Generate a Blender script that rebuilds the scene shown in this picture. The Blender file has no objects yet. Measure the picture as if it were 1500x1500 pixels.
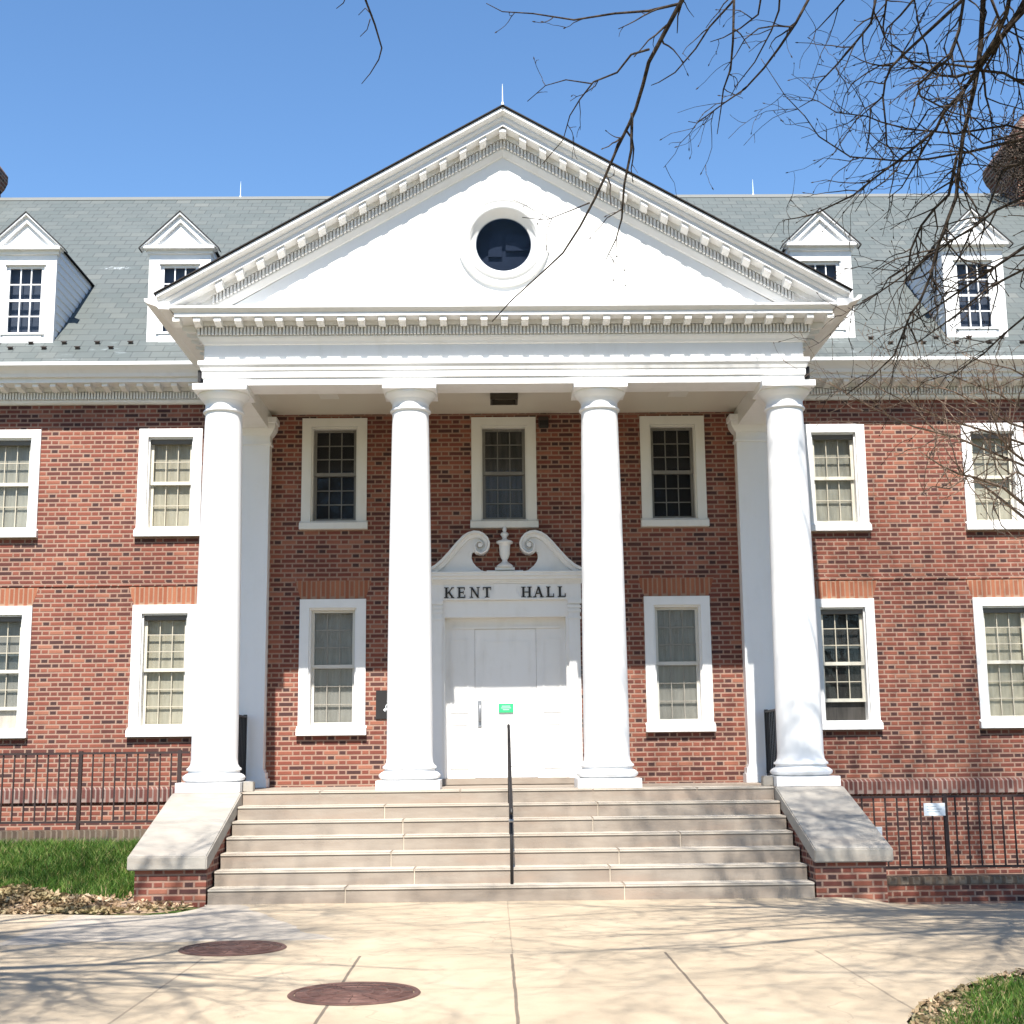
import bpy, bmesh, math, random
import numpy as np
from mathutils import Vector, Matrix
from mathutils.geometry import tessellate_polygon

R = math.radians
random.seed(7)
sc = bpy.context.scene
col = sc.collection

# ------------------------------------------------------------------ camera
cam_d = bpy.data.cameras.new('camera')
cam = bpy.data.objects.new('camera', cam_d)
col.objects.link(cam)
cam_d.sensor_width = 36.0
cam_d.lens = 48.0
cam_d.clip_start = 0.1
cam_d.clip_end = 3000
right = Vector((0.99983, -0.01328, -0.01038))
up = Vector((0.0079, -0.17602, 0.98435))
fwd = Vector((0.01490, 0.98430, 0.17590))
right = (right - fwd * right.dot(fwd)).normalized()
up = (-fwd).cross(right).normalized()
cam.matrix_world = Matrix(((right.x, up.x, -fwd.x, -0.182), (right.y, up.y, -fwd.y, -19.404),
                           (right.z, up.z, -fwd.z, 1.4925), (0, 0, 0, 1)))
sc.camera = cam

# ------------------------------------------------------------------ light
SUN_EL, SUN_AZ = 53.5, 3.0          # elevation, degrees towards the left of straight behind the viewer
world = bpy.data.worlds.new('World')
sc.world = world
world.use_nodes = True
wn = world.node_tree
sky = wn.nodes.new('ShaderNodeTexSky')
sky.sky_type = 'NISHITA'
sky.sun_disc = False
sky.sun_elevation = R(SUN_EL)
sky.sun_rotation = R(180 + SUN_AZ)
sky.air_density = 1.0
sky.dust_density = 0.1
sky.ozone_density = 3.0
bg = wn.nodes['Background']
bg.inputs['Strength'].default_value = 0.102
hs = wn.nodes.new('ShaderNodeHueSaturation')
hs.inputs['Saturation'].default_value = 1.13
wn.links.new(sky.outputs['Color'], hs.inputs['Color'])
wn.links.new(hs.outputs['Color'], bg.inputs['Color'])
sun_d = bpy.data.lights.new('sun', 'SUN')
sun_d.energy = 5.0
sun_d.angle = R(0.53)
sun_d.color = (1.0, 0.955, 0.88)
sun = bpy.data.objects.new('sun', sun_d)
col.objects.link(sun)
ts = Vector((-math.sin(R(SUN_AZ)) * math.cos(R(SUN_EL)), -math.cos(R(SUN_AZ)) * math.cos(R(SUN_EL)), math.sin(R(SUN_EL))))
sun.rotation_euler = ts.to_track_quat('Z', 'Y').to_euler()
sun.location = ts * 60
sc.view_settings.view_transform = 'Standard'
sc.view_settings.look = 'None'
sc.view_settings.exposure = 1.14
sc.view_settings.gamma = 1.0

# ------------------------------------------------------------------ helpers
class MB:
    def __init__(s):
        s.v, s.f, s.m, s.cur, s.sm = [], [], [], 0, []
    def add(s, vs, fs, smooth=False):
        o = len(s.v)
        s.v += [tuple(v) for v in vs]
        for f in fs:
            s.f.append(tuple(i + o for i in f)); s.m.append(s.cur); s.sm.append(smooth)
    def box(s, x0, x1, y0, y1, z0, z1):
        s.add([(x0,y0,z0),(x1,y0,z0),(x1,y1,z0),(x0,y1,z0),(x0,y0,z1),(x1,y0,z1),(x1,y1,z1),(x0,y1,z1)],
              [(0,3,2,1),(4,5,6,7),(0,1,5,4),(1,2,6,5),(2,3,7,6),(3,0,4,7)])
    def prism(s, poly, a, b, axis):
        """poly: 2-D outline; extruded along axis from a to b. axis 'x': poly=(y,z); 'y': poly=(x,z); 'z': poly=(x,y)"""
        n = len(poly)
        def P(q, t):
            return (t, q[0], q[1]) if axis == 'x' else (q[0], t, q[1]) if axis == 'y' else (q[0], q[1], t)
        vs = [P(q, a) for q in poly] + [P(q, b) for q in poly]
        fs = [(i, (i+1) % n, n + (i+1) % n, n + i) for i in range(n)]
        tri = tessellate_polygon([[Vector((q[0], q[1], 0)) for q in poly]])
        fs += [tuple(t) for t in tri] + [tuple(n + i for i in t) for t in tri]
        s.add(vs, fs)
    def lathe(s, prof, cx, cy, z0=0.0, n=48, smooth=True, caps=True):
        vs, fs = [], []
        m = len(prof)
        for r, z in prof:
            for k in range(n):
                a = 2 * math.pi * k / n
                vs.append((cx + r * math.cos(a), cy + r * math.sin(a), z0 + z))
        for i in range(m - 1):
            for k in range(n):
                k2 = (k + 1) % n
                fs.append((i*n+k, i*n+k2, (i+1)*n+k2, (i+1)*n+k))
        s.add(vs, fs, smooth)
        if caps:
            s.add(vs[:n], [tuple(range(n))[::-1]]); s.add(vs[-n:], [tuple(range(n))])
    def tube(s, pts, rads, n=6, cap=True):
        """a round bar through pts with one radius per point"""
        if len(pts) < 2: return
        pts = [Vector(p) for p in pts]
        vs, fs = [], []
        ref = Vector((0.31, 0.77, 0.55)).normalized()
        for i, p in enumerate(pts):
            d = (pts[min(i+1, len(pts)-1)] - pts[max(i-1, 0)])
            if d.length < 1e-9: d = Vector((0, 0, 1))
            d.normalize()
            u = d.cross(ref)
            if u.length < 0.05: u = d.cross(Vector((1, 0, 0)))
            u.normalize(); w = d.cross(u)
            for k in range(n):
                a = 2 * math.pi * k / n
                vs.append(p + (u * math.cos(a) + w * math.sin(a)) * rads[i])
        for i in range(len(pts) - 1):
            for k in range(n):
                k2 = (k + 1) % n
                fs.append((i*n+k, i*n+k2, (i+1)*n+k2, (i+1)*n+k))
        if cap:
            fs.append(tuple(range(n))[::-1]); fs.append(tuple((len(pts)-1)*n + k for k in range(n)))
        s.add(vs, fs, n > 4)

def obj(name, mb, mats, parent=None, loc=(0, 0, 0), fixn=True, bevel=0.0):
    me = bpy.data.meshes.new(name)
    me.from_pydata(mb.v, [], mb.f)
    if not isinstance(mats, (list, tuple)): mats = [mats]
    for m in mats: me.materials.append(m)
    me.polygons.foreach_set('material_index', mb.m)
    me.polygons.foreach_set('use_smooth', mb.sm)
    if fixn and len(mb.f) < 60000:
        bm = bmesh.new(); bm.from_mesh(me)
        bmesh.ops.recalc_face_normals(bm, faces=bm.faces)
        if bevel > 0:
            bmesh.ops.remove_doubles(bm, verts=bm.verts, dist=1e-5)
            ed = [e for e in bm.edges if len(e.link_faces) == 2 and e.calc_face_angle(0) > 0.5]
            bmesh.ops.bevel(bm, geom=ed, offset=bevel, segments=2, affect='EDGES', clamp_overlap=True)
        bm.to_mesh(me); bm.free()
    me.update()
    o = bpy.data.objects.new(name, me)
    col.objects.link(o)
    o.location = loc
    if parent is not None: o.parent = parent
    return o

def tag(o, label=None, cat=None, group=None, kind=None):
    if label: o['label'] = label
    if cat: o['category'] = cat
    if group: o['group'] = group
    if kind: o['kind'] = kind
    return o

def empty(name, loc, label, cat, group=None):
    o = bpy.data.objects.new(name, None)
    o.empty_display_size = 0.2
    col.objects.link(o)
    o.location = loc
    return tag(o, label, cat, group)

def copy_tree(o, parent=None):
    c = o.copy(); col.objects.link(c)
    if parent is not None: c.parent = parent
    for ch in list(o.children): copy_tree(ch, c)
    return c

# ------------------------------------------------------------------ materials
class NT:
    """tiny helper for building node trees"""
    def __init__(s, name):
        s.mat = bpy.data.materials.new(name); s.mat.use_nodes = True
        s.t = s.mat.node_tree; s.b = s.t.nodes['Principled BSDF']
        s.out = s.t.nodes['Material Output']
    def n(s, kind, **kw):
        nd = s.t.nodes.new(kind)
        for k, v in kw.items(): setattr(nd, k, v)
        return nd
    def link(s, a, b): s.t.links.new(a, b)
    def m(s, op, a, b=None, c=None):
        nd = s.n('ShaderNodeMath', operation=op)
        for i, x in enumerate((a, b, c)):
            if x is None: continue
            if isinstance(x, (int, float)): nd.inputs[i].default_value = x
            else: s.link(x, nd.inputs[i])
        return nd.outputs[0]
    def mix(s, fac, a, b, mode='MIX'):
        nd = s.n('ShaderNodeMix', data_type='RGBA', blend_type=mode)
        for i, x in ((0, fac), (6, a), (7, b)):
            if isinstance(x, (int, float)): nd.inputs[i].default_value = x
            elif isinstance(x, (tuple, list)): nd.inputs[i].default_value = (*x, 1) if len(x) == 3 else x
            else: s.link(x, nd.inputs[i])
        return nd.outputs[2]
    def coords(s, kind='Object'):
        return s.n('ShaderNodeTexCoord').outputs[kind]
    def xyz(s, v):
        nd = s.n('ShaderNodeSeparateXYZ'); s.link(v, nd.inputs[0]); return nd.outputs
    def comb(s, x, y, z):
        nd = s.n('ShaderNodeCombineXYZ')
        for i, q in enumerate((x, y, z)):
            if isinstance(q, (int, float)): nd.inputs[i].default_value = q
            else: s.link(q, nd.inputs[i])
        return nd.outputs[0]
    def noise(s, vec, scale, detail=4, rough=0.55):
        nd = s.n('ShaderNodeTexNoise'); nd.inputs['Scale'].default_value = scale
        nd.inputs['Detail'].default_value = detail; nd.inputs['Roughness'].default_value = rough
        if vec is not None: s.link(vec, nd.inputs['Vector'])
        return nd.outputs['Fac']
    def ramp(s, fac, stops, interp='LINEAR'):
        nd = s.n('ShaderNodeValToRGB'); cr = nd.color_ramp; cr.interpolation = interp
        while len(cr.elements) > 1: cr.elements.remove(cr.elements[-1])
        cr.elements[0].position = stops[0][0]; cr.elements[0].color = (*stops[0][1], 1)
        for p, c in stops[1:]:
            e = cr.elements.new(p); e.color = (*c, 1)
        s.link(fac, nd.inputs[0]); return nd.outputs[0]
    def white(s, vec):
        nd = s.n('ShaderNodeTexWhiteNoise', noise_dimensions='3D'); s.link(vec, nd.inputs['Vector']); return nd.outputs['Value']
    def smooth(s, x, a, b):
        nd = s.n('ShaderNodeMapRange', interpolation_type='SMOOTHSTEP'); s.link(x, nd.inputs[0])
        nd.inputs[1].default_value = a; nd.inputs[2].default_value = b; return nd.outputs[0]
    def bump(s, h, strength=0.4, dist=0.01):
        nd = s.n('ShaderNodeBump'); nd.inputs['Strength'].default_value = strength; nd.inputs['Distance'].default_value = dist
        s.link(h, nd.inputs['Height']); s.link(nd.outputs[0], s.b.inputs['Normal'])
    def done(s, colour, rough=0.6, spec=0.3):
        for sock, val in (('Base Color', colour), ('Roughness', rough)):
            if isinstance(val, (int, float)): s.b.inputs[sock].default_value = val
            elif isinstance(val, (tuple, list)): s.b.inputs[sock].default_value = (*val, 1)
            else: s.link(val, s.b.inputs[sock])
        s.b.inputs['Specular IOR Level'].default_value = spec
        return s.mat

def m_brick(name, soldier=False, mortar=(0.345, 0.225, 0.17), stops=None, rnd=0.0, grime=0.5):
    """bonded brickwork: stretchers and headers alternate in each course, headers run darker"""
    t = NT(name); P = t.xyz(t.coords())
    H, W, Hd = 0.0677, 0.2133, 0.1067
    u0 = t.m('ADD', t.m('ADD', P[0], P[1]), 40.0); v0 = t.m('ADD', P[2], 20.0)
    if soldier:
        u0, v0 = t.m('MULTIPLY', v0, 0.4), u0
    # a little unevenness in the courses
    wob = t.noise(t.coords(), 3.0, 2)
    v0 = t.m('ADD', v0, t.m('MULTIPLY', t.m('SUBTRACT', wob, 0.5), 0.006))
    rowf = t.m('DIVIDE', v0, H); row = t.m('FLOOR', rowf)
    par = t.m('MULTIPLY', t.m('FRACT', t.m('MULTIPLY', row, 0.5)), 2.0)
    u2 = t.m('DIVIDE', t.m('ADD', u0, t.m('MULTIPLY', par, 0.16)), 0.32)
    k = t.m('FLOOR', u2); f = t.m('MULTIPLY', t.m('FRACT', u2), 0.32)
    hd = t.m('GREATER_THAN', f, W)
    lx = t.m('SUBTRACT', f, t.m('MULTIPLY', hd, W))
    w = t.m('SUBTRACT', W, t.m('MULTIPLY', hd, W - Hd))
    lz = t.m('MULTIPLY', t.m('FRACT', rowf), H)
    d = t.m('MINIMUM', t.m('MINIMUM', lx, t.m('SUBTRACT', w, lx)), t.m('MINIMUM', lz, t.m('SUBTRACT', H, lz)))
    d = t.m('ADD', d, t.m('MULTIPLY', t.m('SUBTRACT', t.noise(t.coords(), 60, 2), 0.5), 0.004))
    face = t.smooth(d, 0.004, 0.0165)
    rv = t.white(t.comb(k, row, hd))
    rv2 = t.m('SUBTRACT', rv, t.m('MULTIPLY', hd, 0.16))
    st = stops or [(0.0, (0.062, 0.032, 0.031)), (0.10, (0.095, 0.040, 0.035)), (0.24, (0.150, 0.050, 0.039)), (0.55, (0.205, 0.064, 0.045)),
                   (0.82, (0.25, 0.086, 0.057)), (1.0, (0.31, 0.13, 0.085))]
    c = t.ramp(rv2, st)
    c = t.mix(t.m('MULTIPLY', t.noise(t.coords(), 45, 4), 0.5), c, t.mix(1.0, c, (0.62, 0.58, 0.56), 'MULTIPLY'))
    mo = t.mix(t.noise(t.coords(), 6, 4), mortar, tuple(q * 0.72 for q in mortar))
    c = t.mix(face, mo, c)
    g = t.smooth(t.noise(t.coords(), 0.7, 7, 0.68), 0.44, 0.66)
    c = t.mix(t.m('MULTIPLY', g, grime), c, t.mix(1.0, c, (0.66, 0.60, 0.60), 'MULTIPLY'))
    e = t.smooth(t.noise(t.coords(), 1.3, 5, 0.6), 0.60, 0.78)
    c = t.mix(t.m('MULTIPLY', e, 0.34), c, t.mix(0.5, c, (0.44, 0.25, 0.17)))
    t.bump(t.m('ADD', face, t.m('MULTIPLY', t.noise(t.coords(), 90, 3), 0.4)), 0.7, 0.006)
    return t.done(c, 0.85, 0.2)

def m_paint(name, base=(0.80, 0.80, 0.79), dirt=0.12, rough=0.45, dirtcol=(0.52, 0.50, 0.44), scale=2.5):
    t = NT(name); co = t.coords()
    P = t.xyz(co)
    st = t.comb(t.m('MULTIPLY', P[0], 3.0), t.m('MULTIPLY', P[1], 3.0), t.m('MULTIPLY', P[2], 0.5))
    n1 = t.smooth(t.m('ADD', t.m('MULTIPLY', t.noise(co, scale, 6, 0.62), 0.5), t.m('MULTIPLY', t.noise(st, scale, 5, 0.6), 0.5)), 0.48, 0.68)
    n2 = t.noise(co, 14, 4)
    c = t.mix(t.m('MULTIPLY', n1, dirt), base, dirtcol)
    c = t.mix(t.m('MULTIPLY', n2, 0.05), c, dirtcol)
    t.bump(t.noise(co, 35, 3), 0.06, 0.01)
    return t.done(c, rough, 0.4)

def m_plain(name, c, rough=0.5, metal=0.0, var=0.15, scale=8):
    t = NT(name)
    cc = t.mix(t.m('MULTIPLY', t.noise(t.coords(), scale, 5), var * 2), c, tuple(q * 0.55 for q in c))
    t.b.inputs['Metallic'].default_value = metal
    return t.done(cc, rough, 0.4)

def m_glass(name, tint=(0.9, 0.93, 0.95)):
    t = NT(name)
    tr = t.n('ShaderNodeBsdfTransparent'); tr.inputs[0].default_value = (*tint, 1)
    gl = t.n('ShaderNodeBsdfGlossy'); gl.inputs['Roughness'].default_value = 0.03
    nz = t.noise(t.coords(), 5.0, 2)
    bp = t.n('ShaderNodeBump'); bp.inputs['Strength'].default_value = 0.05; bp.inputs['Distance'].default_value = 0.02
    t.link(nz, bp.inputs['Height']); t.link(bp.outputs[0], gl.inputs['Normal'])
    fr = t.n('ShaderNodeFresnel'); fr.inputs['IOR'].default_value = 1.5
    mx = t.n('ShaderNodeMixShader')
    t.link(t.m('MULTIPLY', fr.outputs[0], 0.5), mx.inputs[0]); t.link(tr.outputs[0], mx.inputs[1]); t.link(gl.outputs[0], mx.inputs[2])
    t.link(mx.outputs[0], t.out.inputs[0])
    return t.mat

def m_blind(name, a, b, folds=True):
    """fabric blind with soft vertical folds"""
    t = NT(name); P = t.xyz(t.coords())
    n = t.noise(t.comb(t.m('MULTIPLY', P[0], 9.0), 0.0, t.m('MULTIPLY', P[2], 0.8)), 1.6, 3)
    c = t.mix(t.smooth(n, 0.3, 0.7), a, b)
    t.bump(n, 0.5, 0.02)
    return t.done(c, 0.9, 0.1)

def m_slate(name):
    t = NT(name); P = t.xyz(t.coords())
    s = t.m('MULTIPLY', P[2], 1.563)
    sv = t.m('DIVIDE', s, 0.225); row = t.m('FLOOR', sv); fv = t.m('FRACT', sv)
    par = t.m('MULTIPLY', t.m('FRACT', t.m('MULTIPLY', row, 0.5)), 2.0)
    off = t.white(t.comb(row, 3.0, 7.0))
    u = t.m('ADD', t.m('DIVIDE', t.m('ADD', t.m('ADD', P[0], t.m('MULTIPLY', P[1], 0.0)), 30.0), 0.28), t.m('ADD', t.m('MULTIPLY', par, 0.5), t.m('MULTIPLY', off, 0.12)))
    k = t.m('FLOOR', u); fu = t.m('FRACT', u)
    rv = t.white(t.comb(k, row, 1.0))
    c = t.ramp(rv, [(0, (0.086, 0.100, 0.096)), (0.4, (0.092, 0.105, 0.101)), (0.8, (0.099, 0.111, 0.106)), (0.97, (0.106, 0.117, 0.110)), (1, (0.125, 0.133, 0.123))])
    jag = t.m('MULTIPLY', t.m('SUBTRACT', t.white(t.comb(k, row, 9.0)), 0.5), 0.06)
    fv2 = t.m('ADD', fv, jag)
    edge = t.m('SUBTRACT', 1.0, t.smooth(fv2, 0.02, 0.14))
    jn = t.m('SUBTRACT', 1.0, t.smooth(t.m('MINIMUM', fu, t.m('SUBTRACT', 1.0, fu)), 0.01, 0.035))
    gap = t.m('MAXIMUM', edge, t.m('MULTIPLY', jn, 0.7))
    gap = t.m('MULTIPLY', gap, t.smooth(t.noise(t.coords(), 2.2, 4), 0.15, 0.5))
    c = t.mix(t.m('MULTIPLY', gap, 0.9), c, (0.038, 0.042, 0.042))
    st = t.smooth(t.noise(t.coords(), 0.7, 6, 0.65), 0.5, 0.8)
    c = t.mix(t.m('MULTIPLY', st, 0.3), c, (0.15, 0.165, 0.158))
    wear = t.m('MULTIPLY', t.smooth(t.noise(t.comb(t.m('MULTIPLY', P[0], 0.9), P[1], t.m('MULTIPLY', P[2], 3.0)), 2.2, 5, 0.7), 0.55, 0.75),
               t.m('SUBTRACT', 1.0, t.smooth(P[2], 7.5, 8.1)))
    c = t.mix(t.m('MULTIPLY', wear, 0.6), c, (0.30, 0.34, 0.355))
    dx = t.m('DIVIDE', t.m('ADD', P[0], 6.62), 0.30); dz = t.m('DIVIDE', t.m('SUBTRACT', P[2], 9.86), 0.055)
    rr = t.m('ADD', t.m('MULTIPLY', dx, dx), t.m('MULTIPLY', dz, dz))
    sc_ = t.m('MULTIPLY', t.m('SUBTRACT', 1.0, t.smooth(rr, 0.3, 1.2)), t.smooth(t.noise(t.coords(), 17, 5, 0.75), 0.47, 0.62))
    c = t.mix(t.m('MULTIPLY', sc_, 0.8), c, (0.42, 0.45, 0.47))
    t.bump(t.m('SUBTRACT', t.m('MULTIPLY', t.m('SUBTRACT', 1.0, fv), 0.8), gap), 0.5, 0.012)
    return t.done(c, 0.62, 0.35)

def m_concrete(name):
    """warm broom-finished concrete walk with saw-cut joints, stains and one newer grey patch"""
    t = NT(name); co = t.coords(); P = t.xyz(co)
    c = t.ramp(t.noise(co, 1.1, 7, 0.62), [(0.25, (0.36, 0.29, 0.205)), (0.5, (0.44, 0.355, 0.25)), (0.75, (0.49, 0.405, 0.295))])
    c = t.mix(t.m('MULTIPLY', t.noise(co, 85, 3), 0.30), c, (0.23, 0.18, 0.135))
    c = t.mix(t.m('MULTIPLY', t.smooth(t.noise(co, 3.2, 6, 0.7), 0.55, 0.8), 0.30), c, (0.22, 0.175, 0.14))
    # newer grey concrete beside the left cheek wall
    wv = t.m('MULTIPLY', t.m('SUBTRACT', t.noise(co, 1.5, 3), 0.5), 0.5)
    pa = t.m('LESS_THAN', t.m('ADD', t.m('ADD', t.m('MULTIPLY', P[1], 0.45), P[0]), wv), -4.95)
    pb = t.m('GREATER_THAN', t.m('ADD', P[1], wv), -7.6)
    pc = t.m('GREATER_THAN', P[0], -4.3)
    patch = t.m('MULTIPLY', t.m('MULTIPLY', pa, pb), pc)
    c = t.mix(t.m('MULTIPLY', patch, 0.45), c, t.mix(t.noise(co, 4, 5), (0.34, 0.325, 0.305), (0.42, 0.405, 0.385)))
    def line(coord, at, w):
        return t.m('SUBTRACT', 1.0, t.smooth(t.m('ABSOLUTE', t.m('SUBTRACT', coord, at)), w * 0.5, w))
    near = t.m('LESS_THAN', P[1], -8.55)
    j = None
    wig = t.m('MULTIPLY', t.m('SUBTRACT', t.noise(co, 2.0, 3), 0.5), 0.02)
    xx = t.m('ADD', P[0], wig)
    for at, w in ((-1.21, 0.014), (-0.055, 0.014), (1.115, 0.013), (2.27, 0.012), (-2.4, 0.012)):
        l = t.m('MULTIPLY', line(xx, at, w), t.m('MULTIPLY', near, 0.45 if abs(at) > 2 else 0.85))
        j = l if j is None else t.m('MAXIMUM', j, l)
    j = t.m('MAXIMUM', j, t.m('MULTIPLY', line(xx, -0.05, 0.008), 0.35))
    for at in (-7.0, -8.55, -10.1, -11.65, -13.2, -14.7):
        j = t.m('MAXIMUM', j, t.m('MULTIPLY', line(t.m('ADD', P[1], wig), at, 0.012), 0.22))
    c = t.mix(t.m('MULTIPLY', j, 0.9), c, (0.075, 0.06, 0.05))
    vo = t.n('ShaderNodeTexVoronoi', feature='DISTANCE_TO_EDGE'); vo.inputs['Scale'].default_value = 0.33
    wp = t.n('ShaderNodeVectorMath', operation='ADD'); t.link(co, wp.inputs[0])
    nn = t.n('ShaderNodeTexNoise'); nn.inputs['Scale'].default_value = 1.6; t.link(co, nn.inputs['Vector'])
    t.link(nn.outputs['Color'], wp.inputs[1]); t.link(wp.outputs[0], vo.inputs['Vector'])
    crack = t.m('SUBTRACT', 1.0, t.smooth(vo.outputs['Distance'], 0.0015, 0.004))
    c = t.mix(t.m('MULTIPLY', crack, 0.2), c, (0.12, 0.10, 0.08))
    t.bump(t.m('SUBTRACT', t.m('MULTIPLY', t.noise(co, 120, 3), 0.4), j), 0.35, 0.006)
    return t.done(c, 0.85, 0.2)

def m_stone(name, a=(0.33, 0.28, 0.23), b=(0.25, 0.205, 0.165), stain=0.35, pink=0.4):
    t = NT(name); co = t.coords(); P = t.xyz(co)
    v = t.comb(t.m('MULTIPLY', P[0], 0.55), t.m('MULTIPLY', P[1], 1.2), t.m('MULTIPLY', P[2], 3.0))
    c = t.mix(t.smooth(t.noise(v, 2.6, 6, 0.6), 0.3, 0.7), a, b)
    c = t.mix(t.m('MULTIPLY', t.smooth(t.noise(v, 1.3, 4), 0.5, 0.7), pink), c, (0.38, 0.28, 0.215))
    c = t.mix(t.m('MULTIPLY', t.smooth(t.noise(co, 1.7, 6, 0.7), 0.52, 0.78), stain), c, (0.25, 0.22, 0.19))
    c = t.mix(t.m('MULTIPLY', t.noise(co, 70, 3), 0.2), c, (0.3, 0.26, 0.21))
    isl = t.n('ShaderNodeNewGeometry').outputs['Random Per Island']
    c = t.mix(t.m('MULTIPLY', isl, 0.30), c, t.mix(1.0, c, (0.70, 0.66, 0.63), 'MULTIPLY'))
    t.bump(t.noise(co, 60, 4), 0.25, 0.006)
    return t.done(c, 0.8, 0.25)

def m_bark(name, a, b):
    t = NT(name); co = t.coords()
    c = t.mix(t.smooth(t.noise(co, 22, 5, 0.7), 0.35, 0.65), a, b)
    t.bump(t.noise(co, 40, 4), 0.5, 0.01)
    return t.done(c, 0.9, 0.1)

def m_leafy(name, stops, transl=0.25):
    """per-blade colour variation"""
    t = NT(name)
    g = t.n('ShaderNodeNewGeometry')
    c = t.ramp(g.outputs['Random Per Island'], stops)
    c = t.mix(t.smooth(t.noise(t.coords(), 1.6, 4), 0.35, 0.65), c, t.mix(1.0, c, (0.62, 0.70, 0.55), 'MULTIPLY'))
    t.done(c, 0.6, 0.25)
    tl = t.n('ShaderNodeBsdfTranslucent'); t.link(c, tl.inputs[0])
    mx = t.n('ShaderNodeMixShader'); mx.inputs[0].default_value = transl
    t.link(t.b.outputs[0], mx.inputs[1]); t.link(tl.outputs[0], mx.inputs[2]); t.link(mx.outputs[0], t.out.inputs[0])
    return t.mat

def m_ground(name):
    t = NT(name); co = t.coords()
    so = t.mix(t.smooth(t.noise(co, 5, 6, 0.7), 0.35, 0.65), (0.15, 0.105, 0.07), (0.26, 0.19, 0.125))
    gr = t.mix(t.smooth(t.noise(co, 8, 5), 0.3, 0.7), (0.045, 0.085, 0.018), (0.085, 0.12, 0.035))
    c = t.mix(t.smooth(t.noise(co, 0.9, 5, 0.6), 0.42, 0.60), gr, so)
    t.bump(t.noise(co, 30, 5), 0.8, 0.03)
    return t.done(c, 0.95, 0.1)

def m_rust(name):
    t = NT(name); co = t.coords()
    c = t.ramp(t.noise(co, 7, 6, 0.7), [(0.3, (0.075, 0.038, 0.03)), (0.55, (0.12, 0.06, 0.047)), (0.75, (0.18, 0.10, 0.08))])
    t.b.inputs['Metallic'].default_value = 0.25
    t.bump(t.noise(co, 60, 4), 0.4, 0.004)
    return t.done(c, 0.62, 0.4)

BRICK = m_brick('brickwork')
BRICK_DARK = m_brick('chimney_brickwork', stops=[(0.0, (0.05, 0.025, 0.02)), (0.4, (0.13, 0.05, 0.035)), (0.8, (0.2, 0.08, 0.05)), (1, (0.25, 0.11, 0.07))], mortar=(0.28, 0.22, 0.18))
BRICK_KERB = m_brick('weathered_kerb_brickwork', soldier=True, stops=[(0, (0.11, 0.08, 0.06)), (0.5, (0.16, 0.115, 0.08)), (1, (0.21, 0.15, 0.105))], mortar=(0.23, 0.185, 0.14), grime=0.6)
BRICK_BAND = m_brick('water_table_brickwork', soldier=True, stops=[(0, (0.11, 0.045, 0.04)), (0.5, (0.16, 0.062, 0.05)), (1, (0.21, 0.095, 0.075))], mortar=(0.30, 0.23, 0.20), grime=0.5)
BRICK_ARCH = m_brick('gauged_arch_brickwork', soldier=True, stops=[(0, (0.27, 0.092, 0.05)), (0.5, (0.31, 0.115, 0.065)), (1, (0.36, 0.145, 0.08))], mortar=(0.36, 0.225, 0.155), grime=0.1)
WHITE = m_paint('white_paint', (0.75, 0.745, 0.735), 0.22)
WHITE_COL = m_paint('white_column_paint', (0.78, 0.78, 0.78), 0.16, scale=1.6)
TRIM = m_paint('off_white_trim', (0.68, 0.665, 0.625), 0.25)
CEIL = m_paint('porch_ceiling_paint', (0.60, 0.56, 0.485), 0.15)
CLAP = m_paint('white_clapboard', (0.76, 0.77, 0.78), 0.15)
SASH = [m_paint('sash_paint', (0.55, 0.52, 0.44), 0.2), m_paint('muntin_paint', (0.42, 0.38, 0.30), 0.2)]
DORMER_DARK = m_plain('dormer_dark', (0.10, 0.115, 0.155), 0.9, var=0.4, scale=4)
BLACK = m_plain('black_iron_paint', (0.018, 0.016, 0.016), 0.5)
IRON_BROWN = m_plain('rusty_iron_paint', (0.035, 0.02, 0.018), 0.6)
STEEL = m_plain('grey_steel', (0.30, 0.31, 0.33), 0.4, 0.6)
GREEN = m_plain('green_notice', (0.03, 0.42, 0.17), 0.5, var=0.05)
SIGNWHITE = m_plain('white_sign_face', (0.78, 0.82, 0.85), 0.4, var=0.03)
SIGNGREY = m_plain('grey_sign_print', (0.45, 0.50, 0.54), 0.5, var=0.03)
GLASS = m_glass('window_glass')
BLIND = m_blind('beige_blind', (0.46, 0.405, 0.30), (0.60, 0.53, 0.40))
BLIND_GREY = m_blind('grey_blind', (0.30, 0.275, 0.235), (0.38, 0.35, 0.30))
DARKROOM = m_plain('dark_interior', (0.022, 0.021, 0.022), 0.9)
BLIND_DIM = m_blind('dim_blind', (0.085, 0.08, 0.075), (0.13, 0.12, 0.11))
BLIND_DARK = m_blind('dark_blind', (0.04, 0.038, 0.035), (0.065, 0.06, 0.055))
BLIND_B = m_blind('faded_blind', (0.38, 0.35, 0.28), (0.50, 0.46, 0.37))
SLATE = m_slate('roof_slate')
SLATE_EDGE = m_plain('dark_slate_edge', (0.022, 0.018, 0.017), 0.8)
LEAD = m_plain('ridge_metal', (0.17, 0.175, 0.165), 0.7, 0.1)
CONC = m_concrete('concrete_walk')
STONE = m_stone('step_limestone')
CAPSTONE = m_stone('cap_limestone', (0.365, 0.34, 0.30), (0.30, 0.275, 0.24), 0.4, 0.12)
TREAD = m_stone('sunlit_tread_stone', (0.52, 0.47, 0.40), (0.45, 0.40, 0.33), 0.15, 0.1)  # paler than the risers: sunlight on the step noses put into the colour
MORTAR = m_plain('pale_mortar', (0.56, 0.48, 0.38), 0.9)
BARK = m_bark('dark_bark', (0.022, 0.017, 0.014), (0.075, 0.058, 0.046))
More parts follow.
